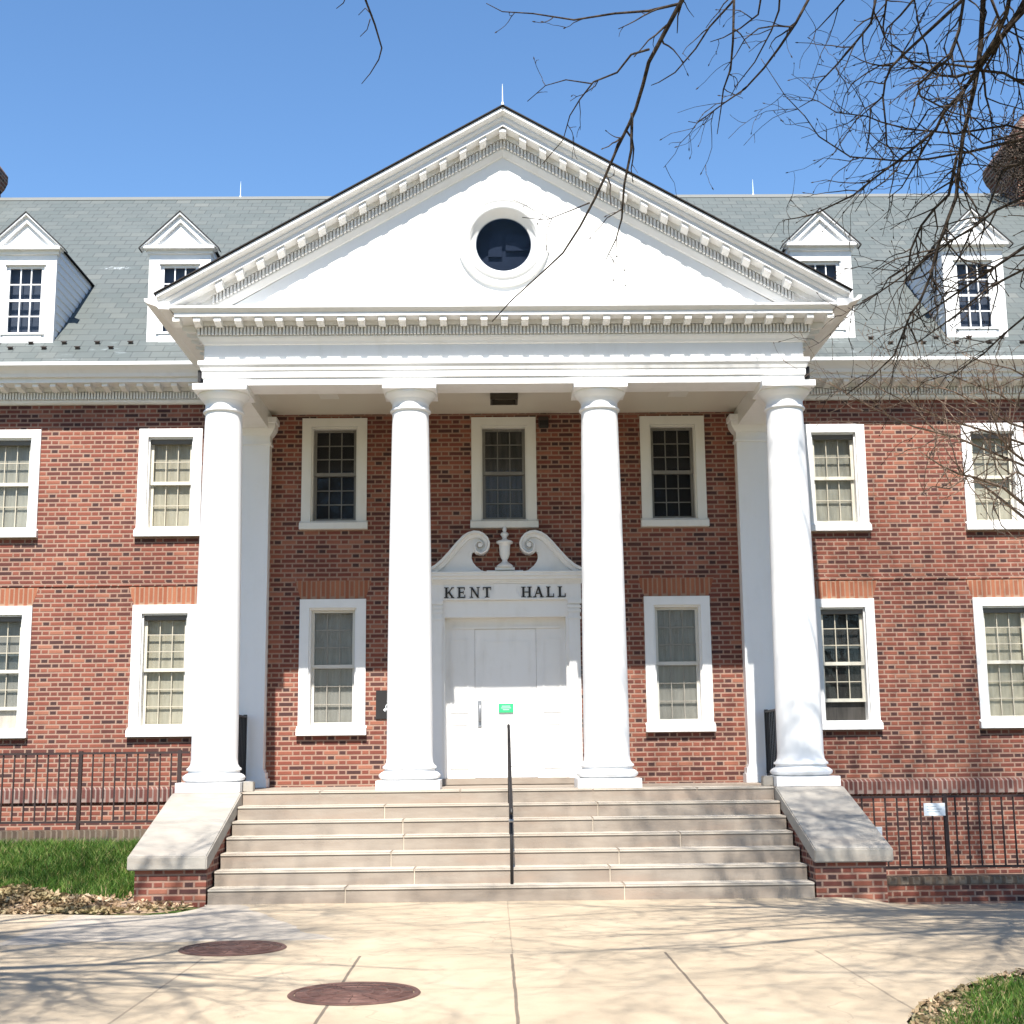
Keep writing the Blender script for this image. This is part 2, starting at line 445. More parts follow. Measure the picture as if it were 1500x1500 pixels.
BARK_PALE = m_bark('pale_twig_bark', (0.14, 0.095, 0.07), (0.30, 0.22, 0.165))
GRASS_M = m_leafy('grass_blades', [(0, (0.038, 0.095, 0.016)), (0.45, (0.085, 0.18, 0.026)), (0.8, (0.16, 0.255, 0.045)), (0.9, (0.25, 0.26, 0.08)), (1, (0.40, 0.31, 0.16))])
LEAF_M = m_leafy('dry_leaves', [(0, (0.24, 0.15, 0.085)), (0.4, (0.42, 0.28, 0.17)), (0.8, (0.55, 0.39, 0.26)), (1, (0.62, 0.49, 0.34))], 0.15)
GROUND_M = m_ground('soil_and_turf')
RUST = m_rust('rusty_cast_iron')

# ------------------------------------------------------------------ the ground and the walk
def sst(t):
    t = max(0.0, min(1.0, t)); return t * t * (3 - 2 * t)
def gz(x, y):
    z = 0.0
    if x < -3.0:
        z += 0.45 * sst((y + 5.35) / 3.0) * sst((-x - 3.3) / 0.7)
    if x > 3.5:
        z -= 0.25 * sst((y + 6.6) / 3.3) * sst((x - 3.5) / 1.0)
    if abs(x) > 3.97 and y > (-2.05 if x < 0 else -2.85):
        z = -0.75
    return z

def grid_sheet(poly, step, dz, name, mat, kind):
    """a sheet with the given outline draped over gz()"""
    bm = bmesh.new()
    vs = [bm.verts.new((p[0], p[1], 0)) for p in poly]
    bm.faces.new(vs)
    xs = [p[0] for p in poly]; ys = [p[1] for p in poly]
    def cuts(a, b, fine0, fine1):
        out, q = [], a
        while q < b:
            s = step if fine0 <= q < fine1 else step * 12
            q += s
            if q < b: out.append(q)
        return out
    for x in cuts(min(xs), max(xs), -9, 9):
        bmesh.ops.bisect_plane(bm, geom=bm.verts[:] + bm.edges[:] + bm.faces[:], plane_co=(x, 0, 0), plane_no=(1, 0, 0))
    for y in cuts(min(ys), max(ys), -8, 0.6):
        bmesh.ops.bisect_plane(bm, geom=bm.verts[:] + bm.edges[:] + bm.faces[:], plane_co=(0, y, 0), plane_no=(0, 1, 0))
    bmesh.ops.triangulate(bm, faces=bm.faces)
    for v in bm.verts: v.co.z = gz(v.co.x, v.co.y) + dz
    me = bpy.data.meshes.new(name); bm.to_mesh(me); bm.free()
    for p in me.polygons:
        if p.normal.z < 0: p.flip()
    me.materials.append(mat)
    o = bpy.data.objects.new(name, me); col.objects.link(o)
    return tag(o, kind=kind)

big = 24.0
g = MB()
xs = [-700, -200, -60, -24] + [-14 + 0.35 * i for i in range(81)] + [24, 60, 200, 700]
ys = [-700, -200, -70, -40, -31] + [-26 + 0.35 * i for i in range(77)] + [3, 14, 40, 120, 700]
nx, ny = len(xs), len(ys)
g.v = [(x, y, gz(x, y) - 0.025) for y in ys for x in xs]
g.f = [(j*nx+i, j*nx+i+1, (j+1)*nx+i+1, (j+1)*nx+i) for j in range(ny-1) for i in range(nx-1)]
g.m = [0] * len(g.f); g.sm = [True] * len(g.f)
tag(obj('ground', g, GROUND_M, fixn=False), kind='structure')

walk = [(-2.3, -32), (2.0, -32), (2.0, -12.6), (2.04, -12.0), (2.12, -11.4), (2.4, -10.8), (2.76, -10.35), (3.1, -9.95), (3.55, -9.6), (4.2, -9.3), (5.2, -9.1),
        (14, -9.0), (14, -3.06), (3.95, -3.06), (3.95, -4.69), (-3.20, -4.69), (-3.16, -4.82), (-3.2, -5.1), (-3.33, -5.45), (-3.6, -5.6), (-4.0, -5.55),
        (-4.5, -5.42), (-5.1, -5.36), (-6.5, -5.33), (-14, -5.33), (-14, -11.9), (-4.4, -12.0), (-3.2, -12.3), (-2.5, -12.9), (-2.3, -13.6)]
grid_sheet(walk, 0.3, 0.004, 'walkway', CONC, 'structure')

# ------------------------------------------------------------------ the building
ROOT = empty('brick_building', (0, 0, 0), 'red brick hall with white columned portico, pediment and grey slate roof', 'building')
BAY, WING, F = 0.0, 0.55, -2.57          # wall planes and the frieze face of the portico
FLOOR, EAVE = 1.10, 7.22
SL = 0.833
HW = 0.47                                # half width of a window with its casing
WIN_PORCH_UP = [(-2.455, 4.72, 6.364), (0.0, 4.72, 6.364), (2.46, 4.72, 6.364)]
WIN_PORCH_LO = [(-2.45, 1.80, 3.717), (2.45, 1.80, 3.717)]
WIN_WING_X = (4.96, 7.36, 9.76)

def wall_sheet(mb, y, x0, x1, z0, z1, holes, depth=0.28):
    xs = sorted({x0, x1, *[h[0] for h in holes], *[h[1] for h in holes]})
    zs = sorted({z0, z1, *[h[2] for h in holes], *[h[3] for h in holes]})
    for i in range(len(xs) - 1):
        for j in range(len(zs) - 1):
            cx, cz = (xs[i] + xs[i+1]) / 2, (zs[j] + zs[j+1]) / 2
            if any(h[0] < cx < h[1] and h[2] < cz < h[3] for h in holes): continue
            mb.add([(xs[i], y, zs[j]), (xs[i+1], y, zs[j]), (xs[i+1], y, zs[j+1]), (xs[i], y, zs[j+1])], [(0, 1, 2, 3)])
    for a, b, c, d in holes:
        mb.add([(a, y, c), (b, y, c), (b, y, d), (a, y, d), (a, y+depth, c), (b, y+depth, c), (b, y+depth, d), (a, y+depth, d)],
               [(0, 4, 5, 1), (1, 5, 6, 2), (2, 6, 7, 3), (3, 7, 4, 0)])

def hole(x, z0, z1): return (x - 0.36, x + 0.36, z0 + 0.12, z1 - 0.1)
w = MB()
DOORH = (-1.0, 1.0, FLOOR, 3.68)
wall_sheet(w, BAY, -3.93, 3.93, 0.2, 6.5, [hole(*q) for q in WIN_PORCH_UP + WIN_PORCH_LO] + [DOORH], 0.3)
for s in (-1, 1):
    hs = [hole(s * x, a, b) for x in WIN_WING_X for a, b in ((4.725, 6.36), (1.815, 3.72))]
    wall_sheet(w, WING, *sorted((s * 3.93, s * 12.0)), -0.8, 6.8, hs)
    w.add([(s*3.93, BAY, -0.8), (s*3.93, WING, -0.8), (s*3.93, WING, 6.5), (s*3.93, BAY, 6.5)], [(0, 1, 2, 3)])
    # gable end and its triangle
    w.add([(s*12, WING, -0.8), (s*12, 12.05, -0.8), (s*12, 12.05, 6.8), (s*12, 6.3, 12.3), (s*12, WING, 6.8)], [(0, 1, 2, 3, 4)])
w.add([(-12, 12.05, -0.8), (12, 12.05, -0.8), (12, 12.05, 6.8), (-12, 12.05, 6.8)], [(0, 1, 2, 3)])
obj('wall', w, BRICK, ROOT, fixn=False)
for s in (-1, 1):
    b = MB(); a, c = sorted((s * 3.95, s * 12.02))
    b.prism([(WING + 0.01, 0.89), (WING - 0.022, 0.89), (WING - 0.035, 0.905), (WING - 0.035, 1.075), (WING - 0.012, 1.11), (WING + 0.01, 1.115)], a, c, 'x')
    obj('water_table', b, BRICK_BAND, ROOT)
    b = MB(); b.box(a, c, WING - 0.014, WING + 0.01, 4.0, 4.055)
    obj('belt_course', b, BRICK, ROOT)

# brick jack arches over the ground-floor windows
def jack_arch(x, y, z0=3.722, z1=3.985):
    a = MB()
    a.prism([(x - 0.46, z0), (x + 0.46, z0), (x + 0.545, z1), (x - 0.545, z1)], y - 0.004, y + 0.02, 'y')
    obj('jack_arch', a, BRICK_ARCH, ROOT)
for x, a, b in WIN_PORCH_LO: jack_arch(x, BAY)
for s in (-1, 1):
    for x in WIN_WING_X: jack_arch(s * x, WING)

# ------------------------------------------------------------------ sash windows
def frame_boxes(mb, x0, x1, z0, z1, y0, y1, wl, wb, wt):
    mb.box(x0, x0 + wl, y0, y1, z0, z1); mb.box(x1 - wl, x1, y0, y1, z0, z1)
    mb.box(x0 + wl, x1 - wl, y0 + 0.001, y1, z0, z0 + wb); mb.box(x0 + wl, x1 - wl, y0 + 0.001, y1, z1 - wt, z1)

def sash(parent, x0, x1, z0, z1, y, rows, cols=3, mat=None):
    m = MB(); mt = mat or SASH; mt = mt if isinstance(mt, list) else [mt]
    frame_boxes(m, x0, x1, z0, z1, y, y + 0.035, 0.042, 0.05, 0.036)
    a, b, c, d = x0 + 0.042, x1 - 0.042, z0 + 0.05, z1 - 0.036
    m.cur = len(mt) - 1
    for i in range(1, cols):
        q = a + (b - a) * i / cols
        m.box(q - 0.0065, q + 0.0065, y + 0.006, y + 0.03, c, d)
    for j in range(1, rows):
        q = c + (d - c) * j / rows
        m.box(a, b, y + 0.008, y + 0.028, q - 0.0065, q + 0.0065)
    so = obj('sash', m, mt, parent)
    p = MB(); p.add([(a, y + 0.018, c), (b, y + 0.018, c), (b, y + 0.018, d), (a, y + 0.018, d)], [(0, 1, 2, 3)])
    obj('pane', p, GLASS, parent, fixn=False)
    return so

HEAD_SHADE = m_plain('head_shade_paint', (0.13, 0.12, 0.105), 0.6)  # dark colour standing in for shade below the window head
def make_window(x, y, z0, z1, rows, blind, casing=WHITE, raised=0.0, drop=0.0, label=None, sashm=None, head=0.0):
    """double-hung sash window; origin at the middle of its foot in the wall plane"""
    H = z1 - z0
    c = MB()
    y0, y1 = -0.03, 0.05
    c.box(-HW, -0.335, y0, y1, 0.11, H); c.box(0.335, HW, y0, y1, 0.11, H)
    c.box(-0.335, 0.335, y0 + 0.002, y1, H - 0.125, H)
    # inner bead and jamb lining
    c.box(-0.335, -0.312, 0.02, 0.19, 0.12, H - 0.125); c.box(0.312, 0.335, 0.02, 0.19, 0.12, H - 0.125)
    c.box(-0.312, 0.312, 0.02, 0.19, H - 0.15, H - 0.125)
    wi = obj('window', c, casing, ROOT, (x, y, z0))
    if label: wi['label'] = label
    s = MB()
    s.prism([(-0.085, 0.0), (0.2, 0.0), (0.2, 0.135), (0.0, 0.135), (-0.03, 0.11), (-0.085, 0.095)], -HW - 0.02, HW + 0.02, 'x')
    obj('sill', s, casing, wi, bevel=0.004)
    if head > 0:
        hd = MB(); hd.box(-0.31, 0.31, 0.045, 0.098, H - 0.15 - head, H - 0.151)  # dark bar added as the shadow band under the casing
        obj('head_shade_strip', hd, HEAD_SHADE, wi)
    mid = 0.12 + (H - 0.27) * 0.5 + 0.02
    sash(wi, -0.312, 0.312, mid - 0.02, H - 0.15, 0.10, rows, mat=sashm)
    sash(wi, -0.312, 0.312, 0.135 + raised, mid + 0.015 + raised * 0.93, 0.138, rows, mat=sashm)
    b = MB()
    bz = 0.14 + drop
    b.add([(-0.33, 0.195, bz), (0.33, 0.195, bz), (0.33, 0.195, H - 0.1), (-0.33, 0.195, H - 0.1)], [(0, 1, 2, 3)])
    obj('blind', b, blind, wi, fixn=False)
    if drop > 0:
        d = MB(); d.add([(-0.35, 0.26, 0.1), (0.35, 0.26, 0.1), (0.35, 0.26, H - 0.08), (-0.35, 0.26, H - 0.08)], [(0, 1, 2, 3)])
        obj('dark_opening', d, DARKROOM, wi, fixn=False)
    return wi

SHADE_SASH = m_paint('shaded_sash_paint', (0.16, 0.15, 0.135), 0.3)  # darker copy of the sash paint, porch shade put into the colour
for i, (x, a, b) in enumerate(WIN_PORCH_UP):
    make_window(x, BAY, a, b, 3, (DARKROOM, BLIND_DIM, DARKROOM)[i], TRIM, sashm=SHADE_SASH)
for x, a, b in WIN_PORCH_LO:
    make_window(x, BAY, a, b, 3, BLIND_GREY, WHITE, sashm=[m_paint('pale_sash_paint', (0.55, 0.53, 0.48), 0.2), m_paint('dull_muntin_paint', (0.25, 0.23, 0.195), 0.1)])
for s in (-1, 1):
    for k, x in enumerate(WIN_WING_X):
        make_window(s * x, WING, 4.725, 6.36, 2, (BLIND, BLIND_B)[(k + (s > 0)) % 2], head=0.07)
        if s > 0 and k == 0:
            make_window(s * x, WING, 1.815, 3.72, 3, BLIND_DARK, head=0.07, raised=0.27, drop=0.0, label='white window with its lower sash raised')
        elif s < 0 and k == 1:
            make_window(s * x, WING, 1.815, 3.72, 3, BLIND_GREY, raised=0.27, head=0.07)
        else:
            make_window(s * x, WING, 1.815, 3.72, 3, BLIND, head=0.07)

# ------------------------------------------------------------------ columns and pilasters
CX = (1.213, 3.604)
CY = -2.345
ZT = 6.164
EX = 3.83                                # half width of the frieze
def column(x):
    shaft = [(0.33, FLOOR + 0.258), (0.33, FLOOR + 0.281), (0.305, FLOOR + 0.296), (0.288, FLOOR + 0.33), (0.282, FLOOR + 0.395)]
    zt = ZT - 0.33
    for i in range(1, 15):
        t = i / 14
        shaft.append((0.282 - 0.049 * (t ** 1.7), FLOOR + 0.4 + (zt - FLOOR - 0.4) * t))
    m = MB(); m.lathe(shaft, 0, 0, 0, 56)
    c = obj('column', m, WHITE_COL, ROOT, (x, CY, 0))
    b = MB()
    b.box(-0.384, 0.384, -0.384, 0.384, FLOOR, FLOOR + 0.115)
    tor = [(0.35, 0.116)] + [(0.325 + 0.055 * math.sin(math.pi * i / 10), 0.116 + 0.105 * i / 10) for i in range(11)] + [(0.315, 0.222), (0.308, 0.245), (0.32, 0.258), (0.335, 0.262)]
    b.lathe([(r, z + FLOOR) for r, z in tor], 0, 0, 0, 56)
    obj('base', b, WHITE_COL, c)
    k = MB()
    r0 = 0.2325
    cap = [(r0, zt - 0.0), (r0 + 0.022, zt + 0.004), (r0 + 0.03, zt + 0.02), (r0 + 0.022, zt + 0.036), (r0 + 0.002, zt + 0.04), (r0 + 0.004, zt + 0.13),
           (r0 + 0.02, zt + 0.14), (r0 + 0.022, zt + 0.155), (r0 + 0.03, zt + 0.16), (r0 + 0.055, zt + 0.185), (r0 + 0.082, zt + 0.215), (r0 + 0.095, zt + 0.24), (r0 + 0.09, zt + 0.255)]
    k.lathe(cap, 0, 0, 0, 56)
    k.box(-0.34, 0.34, -0.34, 0.34, ZT - 0.08, ZT - 0.001)
    obj('capital', k, WHITE_COL, c)
for s in (-1, 1):
    for x in CX: column(s * x)

for s in (-1, 1):
    m = MB(); m.box(-0.25, 0.25, -0.2, 0.0, FLOOR + 0.24, 5.93)
    p = obj('pilaster', m, WHITE_COL, ROOT, (s * 3.615, BAY, 0))
    b = MB(); b.box(-0.31, 0.31, -0.27, 0, FLOOR, FLOOR + 0.12); b.box(-0.29, 0.29, -0.245, 0, FLOOR + 0.12, FLOOR + 0.2); b.box(-0.265, 0.265, -0.22, 0, FLOOR + 0.2, FLOOR + 0.24)
    obj('base', b, WHITE_COL, p)
    k = MB()
    prof = [(0.0, 5.93), (0.02, 5.935), (0.02, 5.965), (0.005, 5.97), (0.005, 6.07), (0.03, 6.09), (0.05, 6.12), (0.075, 6.16), (0.085, 6.2), (0.085, 6.24), (0.105, 6.245), (0.105, 6.32), (0.0, 6.32)]
    for (o0, z0), (o1, z1) in zip(prof[:-1], prof[1:]):
        vs = []
        for o, z in ((o0, z0), (o1, z1)):
            vs += [(-0.25 - o, 0, z), (-0.25 - o, -0.2 - o, z), (0.25 + o, -0.2 - o, z), (0.25 + o, 0, z)]
        k.add(vs, [(0, 1, 5, 4), (1, 2, 6, 5), (2, 3, 7, 6)])
    obj('capital', k, WHITE_COL, p, fixn=False)
    f = MB(); f.box(s*3.15 - 0.06, s*3.15 + 0.06, -2.55, -2.40, FLOOR, FLOOR + 0.12)
    obj('footing_block', f, CAPSTONE, ROOT, bevel=0.008)

# ------------------------------------------------------------------ entablature and cornices
def offset_path(path, out):
    n = len(path); res = []
    for i in range(n):
        ds = []
        if i > 0: ds.append((Vector(path[i]) - Vector(path[i-1])).normalized())
        if i < n - 1: ds.append((Vector(path[i+1]) - Vector(path[i])).normalized())
        ns = [Vector((d.y, -d.x)) for d in ds]
        if len(ns) == 1: res.append(Vector(path[i]) + ns[0] * out)
        else:
            b = ns[0] + ns[1]; b = b / b.dot(ns[0])
            res.append(Vector(path[i]) + b * out)
    return res

PATH = [(-12.3, WING), (-EX, WING), (-EX, F), (EX, F), (EX, WING), (12.3, WING)]
def sweep(mb, prof, segs, closed=True, path=PATH):
    rings = [[(p.x, p.y, z) for p in offset_path(path, o)] for o, z in prof]
    n = len(prof)
    for s in segs:
        for i in range(n if closed else n - 1):
            a, b = rings[i], rings[(i + 1) % n]
            mb.add([a[s], a[s+1], b[s+1], b[s]], [(0, 1, 2, 3)])

BED = [(0.0, 6.69), (0.02, 6.70), (0.035, 6.73), (0.065, 6.765), (0.075, 6.785), (0.06, 6.79), (0.06, 6.912), (0.12, 6.915), (0.12, 6.972)]
BEDW = [(0.0, 6.735)] + [(o, max(z, 6.74)) for o, z in BED[1:]]
CORONA = [(0.325, 6.972), (0.325, 7.024), (0.338, 7.028), (0.355, 7.045), (0.378, 7.066), (0.378, 7.096)]
ARCH = [(-0.45, ZT), (0.0, ZT), (0.0, 6.257), (0.018, 6.26), (0.018, 6.343), (0.03, 6.349), (0.045, 6.39), (0.068, 6.42), (0.068, 6.475), (0.0, 6.482)]
m = MB(); sweep(m, ARCH + BED + CORONA + [(0.0, 7.125), (-0.45, 7.125)], (1, 2, 3))
ENT = obj('entablature', m, WHITE, ROOT)
GUT = [(0.41, 6.975), (0.41, 7.04), (0.47, 7.045), (0.49, 7.09), (0.53, 7.13), (0.59, 7.165), (0.615, 7.185), (0.615, 7.235), (0.57, 7.235), (0.55, 7.19), (0.0, 7.19)]
for segs in ((0,), (4,)):
    m = MB(); sweep(m, BEDW + GUT, segs)
    wc = obj('cornice', m, WHITE, ROOT)
    d = MB(); a, b = (-12.0, -4.05) if segs == (0,) else (4.05, 12.0)
    k = a
    while k < b:
        d.box(k, k + 0.027, WING - 0.112, WING - 0.059, 6.803, 6.905); k += 0.045
    obj('dentil_course', d, WHITE, wc)
    MW = MB(); MW.prism([(-0.12, 6.895), (-0.24, 6.899), (-0.34, 6.919), (-0.365, 6.929), (-0.365, 6.972), (-0.12, 6.972)], -0.043, 0.043, 'x')
    k = 4.35
    first = None
    while k < 9.6:
        sx = -k if segs == (0,) else k
        if first is None: first = o = obj('modillion', MW, WHITE, wc, (sx, WING, 0))
        else:
            o = first.copy(); o.location = (sx, WING, 0); col.objects.link(o)
        k += 0.255
# gutters down both sides of the portico
for s in (-1, 1):
    m = MB()
    pr = [(0.37, 7.042), (0.50, 7.05), (0.53, 7.08), (0.58, 7.10), (0.64, 7.12), (0.68, 7.145), (0.69, 7.185), (0.64, 7.185), (0.6, 7.14), (0.37, 7.14)]
    m.prism([(s * (EX + o), z) for o, z in pr], F - 0.40, -0.05, 'y')
    obj('gutter', m, WHITE, ROOT)
    m = MB(); m.box(*sorted((s * (EX + 0.005), s * (EX + 0.10))), F + 0.12, F + 0.24, 6.25, 6.40); m.lathe([(0.035, 6.1), (0.035, 6.25)], s * (EX + 0.05), F + 0.18, 0, 10)
    obj('rain_outlet', m, BLACK, ROOT)

d = MB(); k = -3.9
while k < 3.9:
    d.box(k, k + 0.027, F - 0.112, F - 0.059, 6.803, 6.905); k += 0.045
obj('dentil_course', d, WHITE, ENT)
for s in (-1, 1):
    d = MB(); k = F + 0.05
    while k < 0.4:
        a, b = sorted((s * (EX + 0.059), s * (EX + 0.112))); d.box(a, b, k, k + 0.027, 6.803, 6.908)
        k += 0.045
    obj('dentil_course', d, WHITE, ENT)
MODP = [(-0.12, 6.888), (-0.22, 6.892), (-0.28, 6.905), (-0.305, 6.915), (-0.305, 6.969), (-0.12, 6.969)]
mm = MB(); mm.prism(MODP, -0.043, 0.043, 'x')
first = None
for k in range(-16, 17):
    if first is None: first = obj('modillion', mm, WHITE, ENT, (k * 0.2583, F, 0))
    else:
        o = first.copy(); o.location = (k * 0.2583, F, 0); col.objects.link(o)
ms = MB(); ms.prism([(-y, z) for y, z in MODP], -0.043, 0.043, 'y')
for s in (-1, 1):
    for k in range(9):
        o = bpy.data.objects.new('modillion', first.data); o.parent = ENT; col.objects.link(o)
        o.location = (s * EX, F + 0.10 + 0.27 * k, 0); o.rotation_euler = (0, 0, s * math.pi / 2)

# ------------------------------------------------------------------ pediment
ZA, SR = 9.235, 0.573
RAKE = [(0.0, 0.0), (0.02, 0.01), (0.035, 0.035), (0.06, 0.075), (0.065, 0.09), (0.06, 0.095), (0.06, 0.217), (0.12, 0.221), (0.12, 0.29), (0.315, 0.29), (0.315, 0.355),
        (0.328, 0.36), (0.34, 0.375), (0.35, 0.392), (0.35, 0.412), (0.36, 0.417), (0.368, 0.425), (0.395, 0.438), (0.418, 0.447), (0.425, 0.452), (0.425, 0.495), (0.0, 0.507), (-0.2, 0.507), (-0.2, 0.0)]
RAKE = [(o, h) for o, h in RAKE]
def zr(x, h): return ZA + h - SR * abs(x)
m = MB()
ring = []
for o, h in RAKE:
    xe = min(4.36, (ZA + h - 7.107) / SR)
    ring.append([(-xe, F - o, zr(xe, h)), (0, F - o, ZA + h), (xe, F - o, zr(xe, h))])
n = len(ring)
for i in range(n):
    a, b = ring[i], ring[(i + 1) % n]
    for s in (0, 1): m.add([a[s], a[s+1], b[s+1], b[s]], [(0, 1, 2, 3)])
m.add([r[0] for r in ring], [t for t in tessellate_polygon([[Vector((r[0][1], r[0][2], 0)) for r in ring]])])
m.add([r[2] for r in ring], [t for t in tessellate_polygon([[Vector((r[2][1], r[2][2], 0)) for r in ring]])])
PED = obj('pediment', m, WHITE, ROOT)
d = MB(); k = 0.0
while k < 3.7:
    for s in (-1, 1):
        x0, x1 = s * (k + 0.009), s * (k + 0.036)
        vs = []
        for yy in (F - 0.112, F - 0.059):
            for x in (x0, x1):
                for h in (0.108, 0.21): vs.append((x, yy, zr(x, h)))
        d.add(vs, [(0, 1, 3, 2), (4, 6, 7, 5), (0, 4, 5, 1), (2, 3, 7, 6), (0, 2, 6, 4), (1, 5, 7, 3)])
    k += 0.045
obj('dentil_course', d, WHITE, PED)
def rake_mod(s):
    m = MB(); vs = []
    pr = [(0.12, 0.208), (0.2, 0.212), (0.265, 0.226), (0.29, 0.236), (0.29, 0.288), (0.12, 0.288)]
    for x in (-0.043, 0.043):
        for o, h in pr: vs.append((x, -o, h - s * SR * x))
    q = len(pr)
    m.add(vs, [(i, (i+1) % q, q + (i+1) % q, q + i) for i in range(q)] + [tuple(range(q))[::-1], tuple(q + i for i in range(q))])
    return m
for s in (-1, 1):
    first = None
    for k in range(0 if s > 0 else 1, 15):
        x = s * k * 0.2583
        if k == 0:
            mt = MB(); pr = [(0.12, 0.196), (0.265, 0.211), (0.29, 0.22), (0.29, 0.262), (0.12, 0.262)]
            mt.prism([(-o, h) for o, h in pr], -0.045, 0.045, 'x')
            obj('modillion', mt, WHITE, PED, (0, F, ZA)); continue
        if first is None: first = obj('modillion', rake_mod(s), WHITE, PED, (x, F, zr(x, 0)))
        else:
            o = first.copy(); o.location = (x, F, zr(x, 0)); col.objects.link(o)
# tympanum with its round opening
CZ = 8.06
outer = [Vector((-3.75, 7.07, 0)), Vector((3.75, 7.07, 0)), Vector((0, 9.26, 0))]
circ = [Vector((0.45 * math.cos(2*math.pi*i/64), CZ + 0.45 * math.sin(2*math.pi*i/64), 0)) for i in range(64)]
tri = tessellate_polygon([outer, circ])
allv = outer + circ
t = MB(); t.add([(v.x, F + 0.012, v.y) for v in allv], [tuple(q) for q in tri])
ty = obj('tympanum', t, m_paint('tympanum_paint', (0.84, 0.83, 0.81), 0.05), ROOT, fixn=False)
m = MB(); N = 72
pr = [(0.355, 0.09), (0.362, 0.09), (0.375, 0.05), (0.43, 0.03), (0.445, -0.035), (0.475, -0.055), (0.50, -0.05), (0.51, -0.03), (0.56, -0.028), (0.575, -0.045), (0.595, -0.04), (0.605, 0.012)]
vs = [(r * math.cos(2*math.pi*k/N), F + o, CZ + r * math.sin(2*math.pi*k/N)) for r, o in pr for k in range(N)]
m.add(vs, [(i*N+k, i*N+(k+1) % N, (i+1)*N+(k+1) % N, (i+1)*N+k) for i in range(len(pr)-1) for k in range(N)], True)
rw = obj('round_window', m, WHITE, ROOT, fixn=True)
p = MB(); p.add([(0.372 * math.cos(2*math.pi*k/N), F + 0.085, CZ + 0.372 * math.sin(2*math.pi*k/N)) for k in range(N)], [tuple(range(N))])
obj('pane', p, m_glass('dark_round_glass', (0.5, 0.55, 0.62)), rw, fixn=False)
p = MB(); p.add([(0.46 * math.cos(2*math.pi*k/N), F + 0.3, CZ + 0.46 * math.sin(2*math.pi*k/N)) for k in range(N)], [tuple(range(N))])
p.box(-0.2, -0.02, F + 0.26, F + 0.29, CZ - 0.1, CZ + 0.22); p.box(0.03, 0.34, F + 0.25, F + 0.28, CZ - 0.02, CZ + 0.2)
obj('attic_interior', p, m_plain('attic_dark', (0.10, 0.115, 0.16), 0.9, var=0.4, scale=3), rw, fixn=False)

# porch ceiling
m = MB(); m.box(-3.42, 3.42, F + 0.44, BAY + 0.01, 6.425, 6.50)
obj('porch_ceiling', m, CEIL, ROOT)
for s in (-1, 1):
    v = MB(); frame_boxes(v, s*2.42 - 0.13, s*2.42 + 0.13, -0.13, 0.13, 0, 0.012, 0.02, 0.02, 0.02)
    v.box(s*2.42 - 0.11, s*2.42 + 0.11, 0.003, 0.012, -0.11, 0.11)
    v.v = [(a, -1.05 + c, 6.425 - b) for a, b, c in v.v]
    obj('ceiling_vent', v, TRIM, ROOT)

# ------------------------------------------------------------------ roofs
def zroof(y): return EAVE + SL * (y + 0.02)
RY = 6.3; RZ = zroof(RY)
m = MB()
vs = []
for x in (-12.3, 12.3):
    vs += [(x, -0.04, EAVE - 0.02), (x, RY, RZ), (x, 12.64, EAVE - 0.02), (x, 12.6, EAVE - 0.10), (x, RY, RZ - 0.07), (x, 0.02, EAVE - 0.05)]
m.add(vs, [(0, 6, 7, 1), (1, 7, 8, 2), (2, 8, 9, 3), (3, 9, 10, 4), (4, 10, 11, 5), (5, 11, 6, 0), (0, 1, 4, 5), (1, 2, 3, 4), (6, 11, 10, 7), (7, 10, 9, 8)])
ROOF = obj('roof', m, SLATE, ROOT)
rc = MB(); rc.prism([(RY - 0.13, RZ - 0.095), (RY, RZ + 0.02), (RY + 0.13, RZ - 0.095), (RY, RZ + 0.005)], -12.3, 12.3, 'x')
obj('ridge_cap', rc, LEAD, ROOF)
gd = MB(); gd.box(-0.03, 0.03, -0.02, 0.02, -0.02, 0.04)
gd.prism([(-0.035, 0.04), (0.02, 0.04), (0.02, 0.03), (-0.035, 0.025)], -0.04, 0.04, 'x')
first = None
for s in (-1, 1):
    for r_, y in ((0, 0.55), (1, 0.40)):
        for k in range(9):
            x = s * (5.62 + 0.5 * k + 0.25 * r_)
            if abs(x) > 10: continue
            if first is None: first = o = obj('snow_guard', gd, m_plain('snow_guard_metal', (0.06, 0.045, 0.04), 0.6), ROOF, (x, y, zroof(y)))
            else: o = first.copy(); o.location = (x, y, zroof(y)); col.objects.link(o)
            o.rotation_euler = (R(20), 0, 0)
# portico roof: two slopes running back into the main roof
m = MB()
ap, ev, xo = ZA + 0.523, None, 4.39
ze = ap - SR * xo
yb = lambda z: (z - EAVE) / SL - 0.02
vs = []
for dz in (0.0, -0.014):
    vs += [(-xo, F - 0.45, ze + dz), (0, F - 0.45, ap + dz), (xo, F - 0.45, ze + dz), (xo, yb(ze) + 0.05, ze + dz), (0, yb(ap) + 0.05, ap + dz), (-xo, yb(ze) + 0.05, ze + dz)]
m.add(vs, [(0, 1, 4, 5), (1, 2, 3, 4), (6, 7, 10, 11), (7, 8, 9, 10), (0, 6, 7, 1), (1, 7, 8, 2), (0, 5, 11, 6), (2, 8, 9, 3), (3, 9, 10, 4), (4, 10, 11, 5)])
obj('portico_roof', m, SLATE_EDGE, ROOT)

# lightning rods
def rod(parent, x, y, z, h):
    m = MB(); m.lathe([(0.02, 0), (0.018, 0.02), (0.007, 0.05), (0.005, h * 0.75), (0.002, h)], 0, 0, 0, 10)
    obj('lightning_rod', m, SIGNWHITE, parent, (x, y, z))
rod(ROOT, 0, F - 0.45, ap - 0.01, 0.29)
rod(ROOF, -5.13, RY, RZ, 0.34); rod(ROOF, 5.1, RY, RZ, 0.34)

